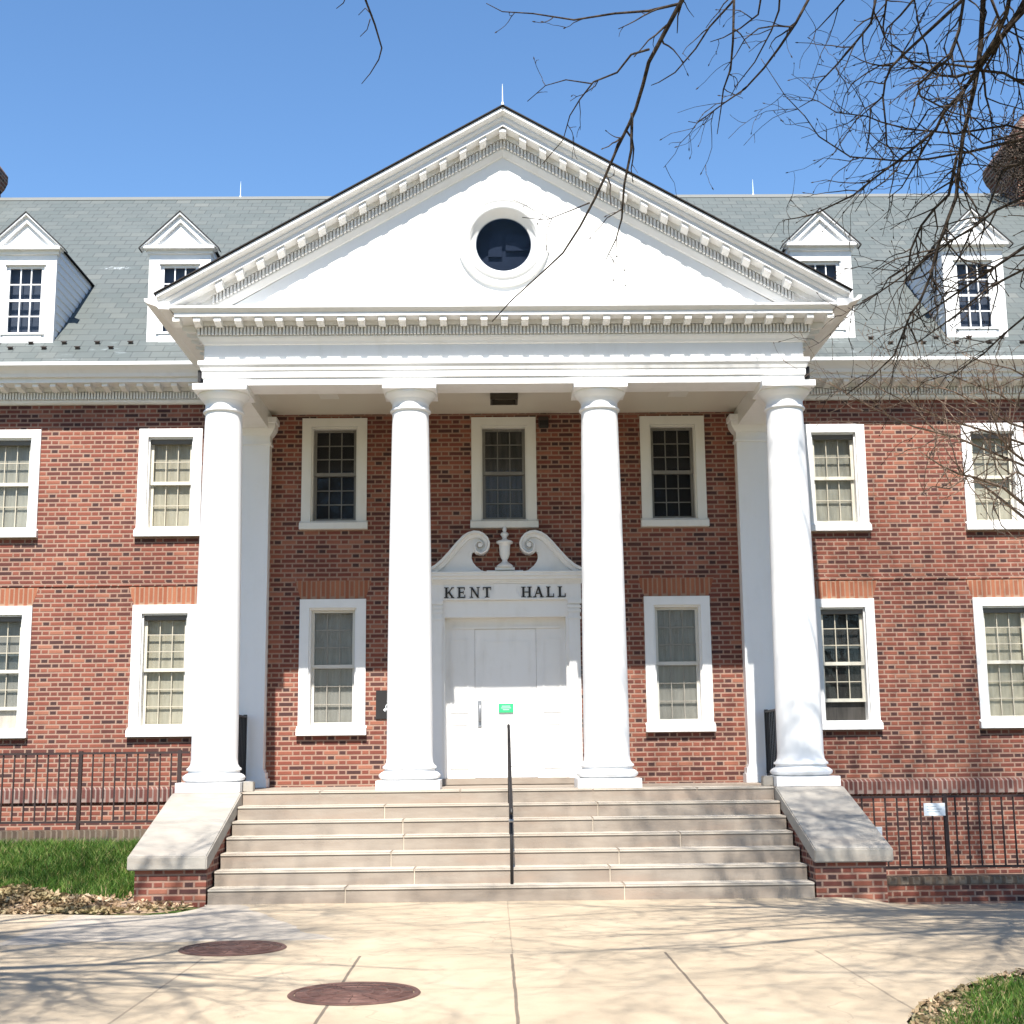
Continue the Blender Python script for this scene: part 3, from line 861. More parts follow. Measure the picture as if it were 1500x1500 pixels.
# chimneys at the gable ends
for s in (-1, 1):
    m = MB()
    def xs_(d, a, b): return sorted((s * (9.92 - d + a), s * (9.92 - d + b)))
    prof = [(0.0, 11.2), (0.0, 12.55), (0.06, 12.7), (0.06, 12.85), (0.12, 12.95), (0.17, 13.1), (0.17, 13.25), (-0.72, 14.5), (-0.72, 15.4)]
    vs = []
    cx, cy, hx, hy = s * 11.46, 6.3, 1.28, 0.62
    for o, z in prof: vs += [(cx - hx - o, cy - hy - o * 0.5, z), (cx + hx + o, cy - hy - o * 0.5, z), (cx + hx + o, cy + hy + o * 0.5, z), (cx - hx - o, cy + hy + o * 0.5, z)]
    for i in range(len(prof) - 1):
        a = i * 4; b = a + 4
        m.add([vs[a], vs[a+1], vs[a+2], vs[a+3], vs[b], vs[b+1], vs[b+2], vs[b+3]], [(0, 1, 5, 4), (1, 2, 6, 5), (2, 3, 7, 6), (3, 0, 4, 7)])
    m.add(vs[-4:], [(0, 1, 2, 3)])
    ch = obj('chimney', m, BRICK_DARK, ROOF)

# ------------------------------------------------------------------ dormers
def make_dormer(x):
    Y0, zb, zt = 0.6, 7.72, 9.13
    m = MB()
    # front casing with its opening
    m.box(-0.47, -0.29, Y0, Y0 + 0.08, zb, zt); m.box(0.29, 0.47, Y0, Y0 + 0.08, zb, zt)
    m.box(-0.29, 0.29, Y0 + 0.002, Y0 + 0.08, 8.965, zt); m.box(-0.29, 0.29, Y0 - 0.01, Y0 + 0.08, zb, 7.86)
    m.box(-0.33, 0.33, Y0 - 0.03, Y0 + 0.001, 7.855, 7.885)
    m.box(-0.31, 0.31, Y0 - 0.025, Y0 + 0.001, 8.965, 8.995)
    # little entablature
    m.box(-0.5, 0.5, Y0 - 0.03, Y0 + 0.08, zt, 9.19)
    m.box(-0.54, 0.54, Y0 - 0.11, Y0 + 0.08, 9.19, 9.235)
    # gable field and raking mouldings
    m.prism([(-0.5, 9.235), (0.5, 9.235), (0, 9.70)], Y0 - 0.02, Y0 + 0.06, 'y')
    for s in (-1, 1):
        m.prism([(s*0.565, 9.20), (s*0.5, 9.235), (s*0.40, 9.236), (0, 9.625), (0, 9.735)], Y0 - 0.07, Y0 - 0.021, 'y')
        m.prism([(s*0.60, 9.185), (s*0.565, 9.2), (0, 9.735), (0, 9.775)], Y0 - 0.12, Y0 + 0.05, 'y')
    d = obj('dormer', m, WHITE, ROOT, (x, 0, 0))
    for s in (-1, 1):
        c = MB(); rows = 12
        yb_ = lambda z: (z - EAVE) / SL - 0.02
        for i in range(rows):
            z0 = zb + (9.3 - zb) * i / rows; z1 = zb + (9.3 - zb) * (i + 1) / rows
            c.add([(s*0.468, Y0 + 0.08, z0), (s*0.468, yb_(z0) + 0.12, z0), (s*0.45, yb_(z1) + 0.12, z1), (s*0.45, Y0 + 0.08, z1)], [(0, 1, 2, 3)])
            c.add([(s*0.468, Y0 + 0.08, z0), (s*0.468, yb_(z0) + 0.12, z0), (s*0.45, yb_(z0) + 0.12, z0), (s*0.45, Y0 + 0.08, z0)], [(0, 1, 2, 3)])
        obj('cheek', c, CLAP, d, fixn=False)
    r = MB()
    for s in (-1, 1):
        a = [(0, Y0 - 0.13, 9.79), (s*0.61, Y0 - 0.13, 9.195), (s*0.61, Y0 + 0.06, 9.195), (s*0.50, Y0 + 0.10, 9.30), (s*0.50, 2.52, 9.30), (0, 3.1, 9.79)]
        r.add(a + [(p[0], p[1], p[2] - 0.022) for p in a], [(0, 1, 2, 3, 4, 5), (6, 7, 8, 9, 10, 11), (0, 1, 7, 6), (1, 2, 8, 7), (2, 3, 9, 8), (3, 4, 10, 9), (4, 5, 11, 10)])
    obj('dormer_roof', r, [SLATE_EDGE], d)
    f = MB(); frame_boxes(f, -0.29, 0.29, 7.86, 8.965, Y0 + 0.03, Y0 + 0.07, 0.05, 0.045, 0.045)
    a, b, c_, e = -0.24, 0.24, 7.905, 8.92
    for i in (1, 2):
        q = a + (b - a) * i / 3; f.box(q - 0.009, q + 0.009, Y0 + 0.04, Y0 + 0.065, c_, e)
    for j in (1, 2, 3):
        q = c_ + (e - c_) * j / 4; hh = 0.017 if j == 2 else 0.009
        f.box(a, b, Y0 + 0.038, Y0 + 0.066, q - hh, q + hh)
    obj('sash', f, WHITE, d)
    p = MB(); p.add([(a, Y0 + 0.055, c_), (b, Y0 + 0.055, c_), (b, Y0 + 0.055, e), (a, Y0 + 0.055, e)], [(0, 1, 2, 3)])
    obj('pane', p, GLASS, d, fixn=False)
    p = MB(); p.add([(a - 0.03, Y0 + 0.16, c_ - 0.03), (b + 0.03, Y0 + 0.16, c_ - 0.03), (b + 0.03, Y0 + 0.16, e + 0.03), (a - 0.03, Y0 + 0.16, e + 0.03)], [(0, 1, 2, 3)])
    obj('blind', p, DORMER_DARK, d, fixn=False)
    return d
dm = make_dormer(-4.93)
for x in (-7.28, 4.93, 7.28):
    c = copy_tree(dm, ROOT); c.location = (x, 0, 0)

# ------------------------------------------------------------------ doorway
m = MB()
for s in (-1, 1):
    m.box(*sorted((s*0.90, s*1.06)), -0.075, 0.04, FLOOR, 3.62)
    m.box(*sorted((s*0.885, s*1.085)), -0.095, 0.04, FLOOR, FLOOR + 0.16)
    for z in (3.40, 3.50, 3.56): m.box(*sorted((s*0.89, s*1.075)), -0.09, 0.0, z, z + 0.035)
    m.box(*sorted((s*0.885, s*1.085)), -0.10, 0.04, 3.62, 3.675)
    # deep jambs
    m.box(*sorted((s*0.86, s*0.90)), -0.03, 0.2, FLOOR + 0.09, 3.44)
m.box(-0.90, 0.90, -0.03, 0.2, 3.44, 3.675)
# frieze board with a raised centre tablet
m.box(-1.08, 1.08, -0.082, 0.04, 3.676, 3.91)
tab = [(-0.20, 3.905)] + [(-0.20 + 0.045 * math.sin(t * math.pi / 2) - 0.10 * (1 - math.cos(t * math.pi / 2)) , 3.905 - 0.2 * t) for t in (0.25, 0.5, 0.75, 1.0)]
tab = [(-0.17, 3.905), (-0.15, 3.86), (-0.155, 3.80), (-0.20, 3.74), (-0.30, 3.70), (-0.85, 3.70), (-0.85, 3.685)]
m.prism(tab + [(-x, z) for x, z in tab[::-1]], -0.094, -0.08, 'y')
# cornice of the doorway
for o, z0, z1 in ((0.105, 3.91, 3.935), (0.13, 3.935, 3.965), (0.175, 3.965, 4.01), (0.205, 4.01, 4.05), (0.22, 4.05, 4.07)):
    m.box(-1.08 - (o - 0.09), 1.08 + (o - 0.09), -o, 0.0, z0, z1)
DS = obj('door_surround', m, WHITE, ROOT)
# scrolls of the broken pediment: S-shaped blade ending in a volute
def scroll(s):
    up_ = [(1.16, 4.075), (1.10, 4.11), (1.0, 4.165), (0.90, 4.25), (0.80, 4.36), (0.70, 4.48), (0.60, 4.585), (0.52, 4.635), (0.44, 4.66), (0.36, 4.65), (0.29, 4.615), (0.24, 4.56), (0.215, 4.49), (0.22, 4.42),
           (0.25, 4.37), (0.30, 4.335), (0.36, 4.325), (0.41, 4.34), (0.445, 4.37), (0.47, 4.34), (0.475, 4.28), (0.455, 4.22), (0.41, 4.16), (0.34, 4.105), (0.26, 4.075)]
    m = MB(); m.prism([(s * x, z) for x, z in up_], -0.10, -0.001, 'y')
    # raised moulding along the upper edge, curling into the volute
    crest = [(1.17, 4.08), (1.10, 4.115), (1.0, 4.17), (0.90, 4.255), (0.80, 4.365), (0.70, 4.485), (0.60, 4.59), (0.52, 4.64), (0.44, 4.663), (0.36, 4.655), (0.29, 4.62), (0.235, 4.56), (0.21, 4.49), (0.218, 4.42),
             (0.25, 4.365), (0.30, 4.33), (0.355, 4.325), (0.405, 4.35), (0.43, 4.40), (0.43, 4.455), (0.40, 4.50), (0.36, 4.515), (0.32, 4.495), (0.31, 4.45)]
    wd = [0.095] * 9 + [0.09, 0.085, 0.08, 0.075, 0.07, 0.065, 0.06, 0.055, 0.05, 0.045, 0.04, 0.035, 0.03, 0.028, 0.026]
    vs, fs = [], []
    for i, (x, z) in enumerate(crest):
        x2, z2 = crest[min(i+1, len(crest)-1)]; x1, z1 = crest[max(i-1, 0)]
        tx, tz = x2 - x1, z2 - z1; L = math.hypot(tx, tz); nxx, nzz = -tz / L, tx / L   # inward side
        for o, y in ((0, -0.20), (wd[i] * 0.35, -0.205), (wd[i] * 0.55, -0.16), (wd[i], -0.145), (wd[i], -0.09), (0, -0.0)):
            vs.append((s * (x + nxx * o), y + 0.001 * i * 0.2, z + nzz * o))
    for i in range(len(crest) - 1):
        for k in range(6):
            k2 = (k + 1) % 6
            fs.append((i*6+k, i*6+k2, (i+1)*6+k2, (i+1)*6+k))
    fs += [tuple(range(6)), tuple((len(crest)-1)*6 + k for k in range(6))]
    m.add(vs, fs)
    m.v += []
    eye = MB()
    vs = [(s * (0.35 + 0.032 * math.cos(2*math.pi*k/16)), yy, 4.455 + 0.032 * math.sin(2*math.pi*k/16)) for yy in (-0.185, -0.1) for k in range(16)]
    m.add(vs, [tuple(range(16))] + [(k, (k+1) % 16, 16 + (k+1) % 16, 16 + k) for k in range(16)])
    obj('scroll', m, WHITE, DS)
scroll(1); scroll(-1)
u = MB()
u.box(-0.26, 0.26, -0.1, -0.002, 4.071, 4.10); u.box(-0.14, 0.14, -0.155, -0.045, 4.10, 4.135)
u.lathe([(0.05, 4.135), (0.115, 4.14), (0.12, 4.16), (0.09, 4.185), (0.045, 4.215), (0.035, 4.245), (0.055, 4.275), (0.075, 4.33), (0.078, 4.42), (0.082, 4.47), (0.115, 4.485), (0.12, 4.51), (0.095, 4.525),
         (0.05, 4.535), (0.028, 4.56), (0.045, 4.59), (0.062, 4.615), (0.045, 4.64), (0.02, 4.655), (0.03, 4.68), (0.026, 4.705), (0.006, 4.735)], 0, -0.1, 0, 24)
obj('urn', u, WHITE, DS)

# the lettering over the door: serif capitals, each its own piece
def letter(ch):
    H, T, t, S = 0.15, 0.030, 0.013, 0.017        # height, thick stroke, thin stroke, serif reach
    q = []
    def rect(a, b, c, d): q.append([(a, c), (b, c), (b, d), (a, d)])
    def stem(x, w=T): rect(x, x + w, 0, H); rect(x - S, x + w + S, 0, 0.010); rect(x - S, x + w + S, H - 0.010, H)
    def bar(p0, p1, w):
        q.append([(p0[0] - w/2, p0[1]), (p0[0] + w/2, p0[1]), (p1[0] + w/2, p1[1]), (p1[0] - w/2, p1[1])])
    if ch == 'K':
        stem(0); bar((0.03, 0.06), (0.105, H), t * 1.3); bar((0.05, 0.085), (0.108, 0.0), T); rect(0.08, 0.128, 0, 0.010); rect(0.085, 0.125, H - 0.010, H); W = 0.115
    elif ch == 'E':
        stem(0); rect(T, 0.098, 0, t); rect(T, 0.092, H - t, H); rect(T, 0.075, 0.07, 0.07 + t); rect(0.086, 0.098, 0, 0.042); rect(0.082, 0.092, H - 0.038, H); rect(0.067, 0.075, 0.055, 0.098); W = 0.1
    elif ch == 'N':
        rect(0.006, 0.006 + t, 0, H); rect(-0.016, 0.036, 0, 0.010); rect(-0.016, 0.02, H - 0.010, H); bar((0.012, H), (0.108, 0.0), T); rect(0.100, 0.100 + t, 0, H); rect(0.085, 0.13, H - 0.010, H); W = 0.115
    elif ch == 'T':
        rect(0.043, 0.043 + T, 0, H); rect(0.025, 0.091, 0, 0.010); rect(0, 0.116, H - t, H); rect(0, 0.010, H - 0.042, H); rect(0.106, 0.116, H - 0.042, H); W = 0.116
    elif ch == 'H':
        stem(0); stem(0.088); rect(T, 0.088, 0.068, 0.068 + t); W = 0.118
    elif ch == 'A':
        bar((0.008, 0), (0.058, H), t * 1.2); bar((0.108, 0), (0.058, H), T); rect(0.03, 0.09, 0.048, 0.048 + t); rect(-0.014, 0.03, 0, 0.010); rect(0.08, 0.134, 0, 0.010); W = 0.118
    elif ch == 'L':
        stem(0); rect(T, 0.095, 0, t); rect(0.084, 0.096, 0, 0.05); W = 0.098
    m = MB()
    for i, p in enumerate(q): m.prism(p, -0.018 - 0.0004 * i, 0.0, 'y')
    return m, W
def word(text, xs):
    for ch, x in zip(text, xs):
        m, W = letter(ch)
        obj('letter', m, BLACK, DS, (x, -0.083 if ch != '' else 0, 3.711))
word('KENT', (-0.85, -0.665, -0.49, -0.315))
word('HALL', (0.245, 0.415, 0.60, 0.765))

# door leaf, side panels and transom
m = MB()
m.box(-0.86, 0.86, 0.172, 0.24, 3.29, 3.44); m.box(-0.78, 0.78, 0.150, 0.171, 3.29, 3.325); m.box(-0.84, 0.84, 0.16, 0.1715, 3.40, 3.44)
for s in (-1, 1):
    m.box(*sorted((s*0.4405, s*0.86)), 0.172, 0.24, FLOOR + 0.09, 3.29)
    for z0, z1 in ((1.32, 1.95), (2.10, 3.15)):
        x0, x1 = sorted((s*0.53, s*0.79)); frame_boxes(m, x0, x1, z0, z1, 0.162, 0.173, 0.022, 0.022, 0.022)
obj('door_frame', m, WHITE, ROOT)
m = MB(); m.box(-0.437, 0.437, 0.18, 0.225, FLOOR + 0.095, 3.286)
for x0, x1, z0, z1 in ((-0.34, -0.05, 1.35, 1.95), (0.05, 0.34, 1.35, 1.95), (-0.34, 0.34, 2.28, 3.12)):
    frame_boxes(m, x0, x1, z0, z1, 0.172, 0.181, 0.018, 0.018, 0.018)
m.box(-0.15, 0.24, 0.174, 0.181, 2.045, 2.062)
DOOR = obj('front_door', m, WHITE, ROOT)
h = MB(); h.box(-0.40, -0.345, 0.168, 0.181, 1.90, 2.27)
h.tube([(-0.372, 0.168, 2.22), (-0.372, 0.125, 2.20), (-0.372, 0.115, 2.10), (-0.372, 0.125, 2.00), (-0.372, 0.168, 1.98)], [0.013] * 5, 8)
obj('door_handle', h, STEEL, DOOR)
t = MB(); t.box(-0.98, 0.98, -0.16, 0.24, FLOOR, FLOOR + 0.088)
obj('threshold', t, STONE, ROOT, bevel=0.01)

# ------------------------------------------------------------------ porch floor, steps and cheek walls
PE, WS = -2.80, 3.17
RIS, TRD, YB = FLOOR / 7, 0.3175, -4.70
m = MB(); m.box(-3.165, 3.165, PE + 0.01, BAY, 0.2, FLOOR - 0.004)
for s in (-1, 1): m.box(*sorted((s * 3.166, s * 4.0)), PE + 0.06, BAY, 0.0, FLOOR - 0.003)
obj('porch_floor', m, STONE, ROOT)
m = MB(); m.box(-3.9, 3.9, -0.6, -0.01, -0.5, 0.19); m.box(-3.1, 3.1, -2.6, -0.5, -0.3, 0.19)
obj('porch_base', m, BRICK, ROOT)
st = MB()
for i in range(7):
    y0 = YB + TRD * i
    st.box(-WS + 0.01, WS - 0.01, y0 + 0.012, -2.3, RIS * i + 0.0005, RIS * (i + 1) - 0.008)
STEPS = obj('front_steps', st, MORTAR, ROOT)
rnd = random.Random(5)
joints = [(-1.75, 1.15), (-1.08, 1.1), (-1.35, 1.22), (-1.2, 1.95), (-1.25, 0.98), (-1.42, 1.08), (-2.3, -0.62, 1.02, 2.2)]
for i in range(7):
    z1 = RIS * (i + 1); z0 = z1 - RIS
    y0 = YB + TRD * i; y1 = y0 + TRD + 0.06 if i < 6 else y0 + 0.4
    m = MB()
    js = [-WS] + [j + rnd.uniform(-0.05, 0.05) for j in joints[i]] + [WS]
    for a, b in zip(js[:-1], js[1:]):
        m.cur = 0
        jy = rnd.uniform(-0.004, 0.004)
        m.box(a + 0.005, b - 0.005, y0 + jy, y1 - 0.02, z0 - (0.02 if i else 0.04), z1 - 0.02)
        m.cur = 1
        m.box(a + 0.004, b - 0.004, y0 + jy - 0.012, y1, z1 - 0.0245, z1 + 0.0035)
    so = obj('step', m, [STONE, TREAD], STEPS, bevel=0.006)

for s in (-1, 1):
    m = MB()
    x0, x1 = sorted((s * 3.185, s * 3.93))
    m.prism([(-4.69, -0.5), (-4.69, 0.36), (-2.80, 0.93), (-2.2, 0.93), (-2.2, -0.5)], x0, x1, 'x')
    cw = obj('cheek_wall', m, BRICK, ROOT)
    c = MB(); x0, x1 = sorted((s * 3.172, s * 4.0))
    c.prism([(-4.75, 0.36), (-4.75, 0.50), (-4.70, 0.515), (-2.84, 1.094), (-2.69, 1.095), (-2.69, 0.94), (-2.80, 0.94), (-4.66, 0.36)], x0, x1, 'x')
    obj('cap_stone', c, CAPSTONE, cw, bevel=0.012)

# ------------------------------------------------------------------ hall fittings that are things of their own
def baluster_rail(name, p0, p1, z0, z1, posts, pitch, label, cat, group, mat, rail=0.022, bal=0.0085, zpost=None):
    root = empty(name, (p0[0], p0[1], z0), label, cat, group)
    L = Vector(p0 + (0,)).lerp(Vector(p1 + (0,)), 0) ; 
    dx, dy = p1[0] - p0[0], p1[1] - p0[1]; LL = math.hypot(dx, dy)
    ang = math.atan2(dy, dx); root.rotation_euler = (0, 0, ang)
    h = z1 - z0
    for zz, nm in ((h - 0.03, 'top_rail'), (0.0, 'bottom_rail')):
        m = MB(); m.box(0, LL, -rail, rail, zz, zz + 0.026); obj(nm, m, mat, root)
    zp = (zpost - z0) if zpost is not None else -0.08
    for x in posts:
        m = MB(); m.box(x - 0.022, x + 0.022, -0.023, 0.023, zp, h + 0.012); obj('post', m, mat, root)
    first = None; k = pitch * 0.5
    m = MB(); m.box(-bal, bal, -bal, bal, 0.026, h - 0.03)
    while k < LL:
        if min(abs(k - x) for x in posts) > 0.04:
            if first is None: first = obj('baluster', m, mat, root, (k, 0, 0))
            else:
                o = first.copy(); o.location = (k, 0, 0); col.objects.link(o)
        k += pitch
    return root
# area fences either side of the stair
baluster_rail('metal_fence', (-9.9, -2.16), (-3.95, -2.16), 0.735, 1.595, (0.05, 2.32, 4.61, 5.83), 0.138,
              'black metal fence on the low brick kerb behind the left lawn', 'fence', 'metal fences before the wings', IRON_BROWN, zpost=0.655)
baluster_rail('metal_fence', (3.95, -3.0), (9.85, -3.0), 0.15, 0.985, (0.05, 1.19, 3.48, 5.77), 0.138,
              'black metal fence right of the steps with a white notice on it', 'fence', 'metal fences before the wings', IRON_BROWN, zpost=0.062)
m = MB(); m.box(-12, -3.9, -2.26, -2.06, -0.8, 0.655)
tag(obj('retaining_wall', m, BRICK_KERB, bevel=0.01), 'low weathered brick kerb wall behind the left lawn, under a fence', 'wall', 'low brick walls under the fences')
m = MB(); m.box(3.9, 12, -3.1, -2.9, -0.8, -0.03)
rw2 = obj('retaining_wall', m, BRICK)
tag(rw2, 'low red brick wall right of the steps, under the fence with a notice', 'wall', 'low brick walls under the fences')
m = MB(); m.box(3.9, 12, -3.115, -2.885, -0.029, 0.062)
obj('coping', m, BRICK_KERB, rw2, bevel=0.008)
# porch side rails between outer columns and pilasters
for s, lab in ((-1, 'short black railing between the left outer column and its pilaster'), (1, 'short black railing between the right outer column and its pilaster')):
    baluster_rail('porch_railing', (s * 3.61, -2.05), (s * 3.61, -0.24), FLOOR + 0.10, FLOOR + 0.98, (0.03, 1.78), 0.11, lab, 'railing', 'railings at the porch ends', BLACK, zpost=FLOOR)

# centre handrail
HR = empty('handrail', (0.0, -3.4, 0.0), 'black metal handrail up the middle of the stone steps', 'handrail')
def part(nm, pts, rad, parent, mat, n=8):
    m = MB(); m.tube([(p[0], p[1] + 3.4, p[2]) for p in pts], rad, n); return obj(nm, m, mat, parent)
part('post', [(0, -4.54, RIS), (0, -4.54, 0.98)], [0.017, 0.017], HR, BLACK)
part('post', [(0, -2.95, FLOOR - RIS), (0, -2.95, 1.84)], [0.017, 0.017], HR, BLACK)
part('post', [(0, -3.74, RIS * 4), (0, -3.74, 1.42)], [0.016, 0.016], HR, BLACK)
part('rail', [(0, -4.72, 0.90), (0, -4.65, 0.95), (0, -4.54, 1.00), (0, -2.95, 1.845), (0, -2.83, 1.855), (0, -2.78, 1.83)], [0.018] * 6, HR, BLACK)
part('rail', [(0, -4.54, 0.55), (0, -2.95, 1.42)], [0.013] * 2, HR, BLACK)
m = MB(); m.lathe([(0.024, 0.80), (0.027, 0.803), (0.027, 0.83), (0.024, 0.833)], 0, -1.14, 0, 12); obj('collar', m, STEEL, HR)

# soffit light in the porch ceiling
L = empty('porch_light', (0, -1.15, 6.425), 'square dark ceiling light over the porch door', 'lamp')
m = MB(); frame_boxes(m, -0.19, 0.19, -0.16, 0.16, -0.13, -0.001, 0.03, 0.03, 0.03)
m.v = [(a, c, b) for a, b, c in m.v]
m.v = [(a, b, c) for (a, b, c) in m.v]
fm = MB()
for (x0, x1, y0, y1) in ((-0.19, -0.16, -0.17, 0.17), (0.16, 0.19, -0.17, 0.17), (-0.16, 0.16, -0.17, -0.14), (-0.16, 0.16, 0.14, 0.17)): fm.box(x0, x1, y0, y1, -0.13, -0.001)
obj('housing', fm, m_plain('dark_bronze', (0.05, 0.04, 0.03), 0.5), L)
fm = MB(); fm.box(-0.159, 0.159, -0.139, 0.139, -0.07, -0.05); obj('lens', fm, m_plain('lamp_lens', (0.10, 0.085, 0.065), 0.25), L)
# small dark box high on the brick beside the middle window
C = empty('wall_floodlight', (0.585, 0.0, 6.20), 'small dark floodlight on the brick beside the upper middle window', 'lamp')
m = MB(); m.box(-0.075, 0.075, -0.07, 0.0, 0.0, 0.16); obj('housing', m, m_plain('dark_brown_metal', (0.05, 0.032, 0.026), 0.6), C, bevel=0.01)
m = MB(); m.prism([(-0.075, 0.0), (-0.15, -0.035), (-0.15, 0.01), (-0.075, 0.10)], -0.06, 0.06, 'x'); obj('lamp_head', m, BLACK, C)
# black plaque with white pictogram
Sg = empty('wall_sign', (-1.70, 0.0, 2.02), 'black wall plaque with white symbols beside the left middle column', 'sign')
m = MB(); m.box(-0.13, 0.13, -0.022, 0.0, 0.0, 0.40); obj('plate', m, BLACK, Sg, bevel=0.004)
m = MB()
def strip(m, a, b, w, y0=-0.027, y1=-0.02):
    d = Vector((b[0] - a[0], b[1] - a[1])); d.normalize(); nn = Vector((-d.y, d.x)) * w * 0.5
    m.prism([(a[0] + nn.x, a[1] + nn.y), (b[0] + nn.x, b[1] + nn.y), (b[0] - nn.x, b[1] - nn.y), (a[0] - nn.x, a[1] - nn.y)], y0, y1, 'y')
m.prism([(0.005 + 0.021 * math.cos(k * math.pi / 8), 0.29 + 0.021 * math.sin(k * math.pi / 8)) for k in range(16)], -0.027, -0.02, 'y')
strip(m, (0.005, 0.262), (0.01, 0.19), 0.026); strip(m, (0.01, 0.20), (0.058, 0.20), 0.02, -0.0275); strip(m, (0.055, 0.205), (0.075, 0.145), 0.02, -0.028); strip(m, (0.01, 0.24), (0.05, 0.24), 0.014, -0.0285)
arc = [(0.02 + 0.062 * math.cos(a_), 0.17 + 0.062 * math.sin(a_)) for a_ in [R(q) for q in range(120, 341, 20)]]
for a_, b_ in zip(arc[:-1], arc[1:]): strip(m, a_, b_, 0.015, -0.0265)
strip(m, (-0.09, 0.10), (0.06, 0.10), 0.016); strip(m, (-0.09, 0.10), (-0.05, 0.135), 0.016, -0.0275); strip(m, (-0.09, 0.10), (-0.05, 0.065), 0.016, -0.028)
m.v = [((x + 0.0) * 0.62 + 0.035, y, (z - 0.2) * 0.62 + 0.19) for x, y, z in m.v]
obj('pictogram', m, SIGNWHITE, Sg)
# green notice on the door
Gn = empty('door_notice', (0.0, 0.16, 2.10), 'small green notice taped to the white front door', 'sign')
m = MB(); m.box(-0.105, 0.105, -0.004, 0.011, 0.0, 0.125); obj('sheet', m, GREEN, Gn)
m = MB()
for z, w_ in ((0.085, 0.06), (0.06, 0.07), (0.035, 0.045)): m.box(-w_, w_, -0.006, -0.004, z, z + 0.010)
obj('print', m, m_plain('pale_green_print', (0.45, 0.75, 0.55), 0.5, var=0.05), Gn)
# notices on the right fence
Ns = empty('fence_sign', (5.0, -3.03, 0.75), 'white notice board wired to the bars of the right fence', 'sign', )
m = MB(); m.box(-0.125, 0.125, -0.016, -0.002, 0.0, 0.145); obj('board', m, SIGNWHITE, Ns)
m = MB()
for z, a, b in ((0.10, -0.09, 0.02), (0.07, -0.09, 0.085), (0.04, -0.09, 0.06)): m.box(a, b, -0.0175, -0.016, z, z + 0.012)
obj('print', m, SIGNGREY, Ns)
m = MB(); m.box(-0.075, 0.075, -0.02, 0.0, 0.0, 0.2)
m.box(-0.085, -0.075, -0.024, 0.004, -0.01, 0.21); m.box(0.075, 0.085, -0.024, 0.004, -0.01, 0.21); m.box(-0.075, 0.075, -0.024, 0.004, 0.2, 0.21)
o = obj('small_sign', m, SIGNWHITE, None, (4.27, -3.06, 0.42)); tag(o, 'small white placard at the fence end beside the right cap stone', 'sign')

# manhole covers
def manhole(x, y, label):
    root = empty('manhole_cover', (x, y, 0.004), label, 'manhole cover', 'rusty manhole covers in the walk')
    m = MB(); n = 48
    m.lathe([(0.385, 0.001), (0.385, 0.011), (0.415, 0.012), (0.425, 0.003)], 0, 0, 0, n, caps=False); obj('rim', m, RUST, root)
    m = MB(); m.lathe([(0.378, 0.001), (0.378, 0.010), (0.0005, 0.012)], 0, 0, 0, n, caps=False)
    for r_ in (0.12, 0.22, 0.31):
        m.lathe([(r_ - 0.012, 0.0105), (r_ - 0.010, 0.0145), (r_ + 0.010, 0.0145), (r_ + 0.012, 0.0105)], 0, 0, 0, n, caps=False)
    for k in range(12):
        a = k * math.pi / 6; c_, s_ = math.cos(a), math.sin(a)
        m.tube([(0.13 * c_, 0.13 * s_, 0.010), (0.36 * c_, 0.36 * s_, 0.010)], [0.0065, 0.0065], 4)
    obj('lid', m, RUST, root, fixn=False)
manhole(-2.27, -8.06, 'rusty round manhole cover nearer the steps, on the left of the walk')
manhole(-1.085, -10.25, 'rusty round manhole cover closer to the viewer, across a joint of the walk')

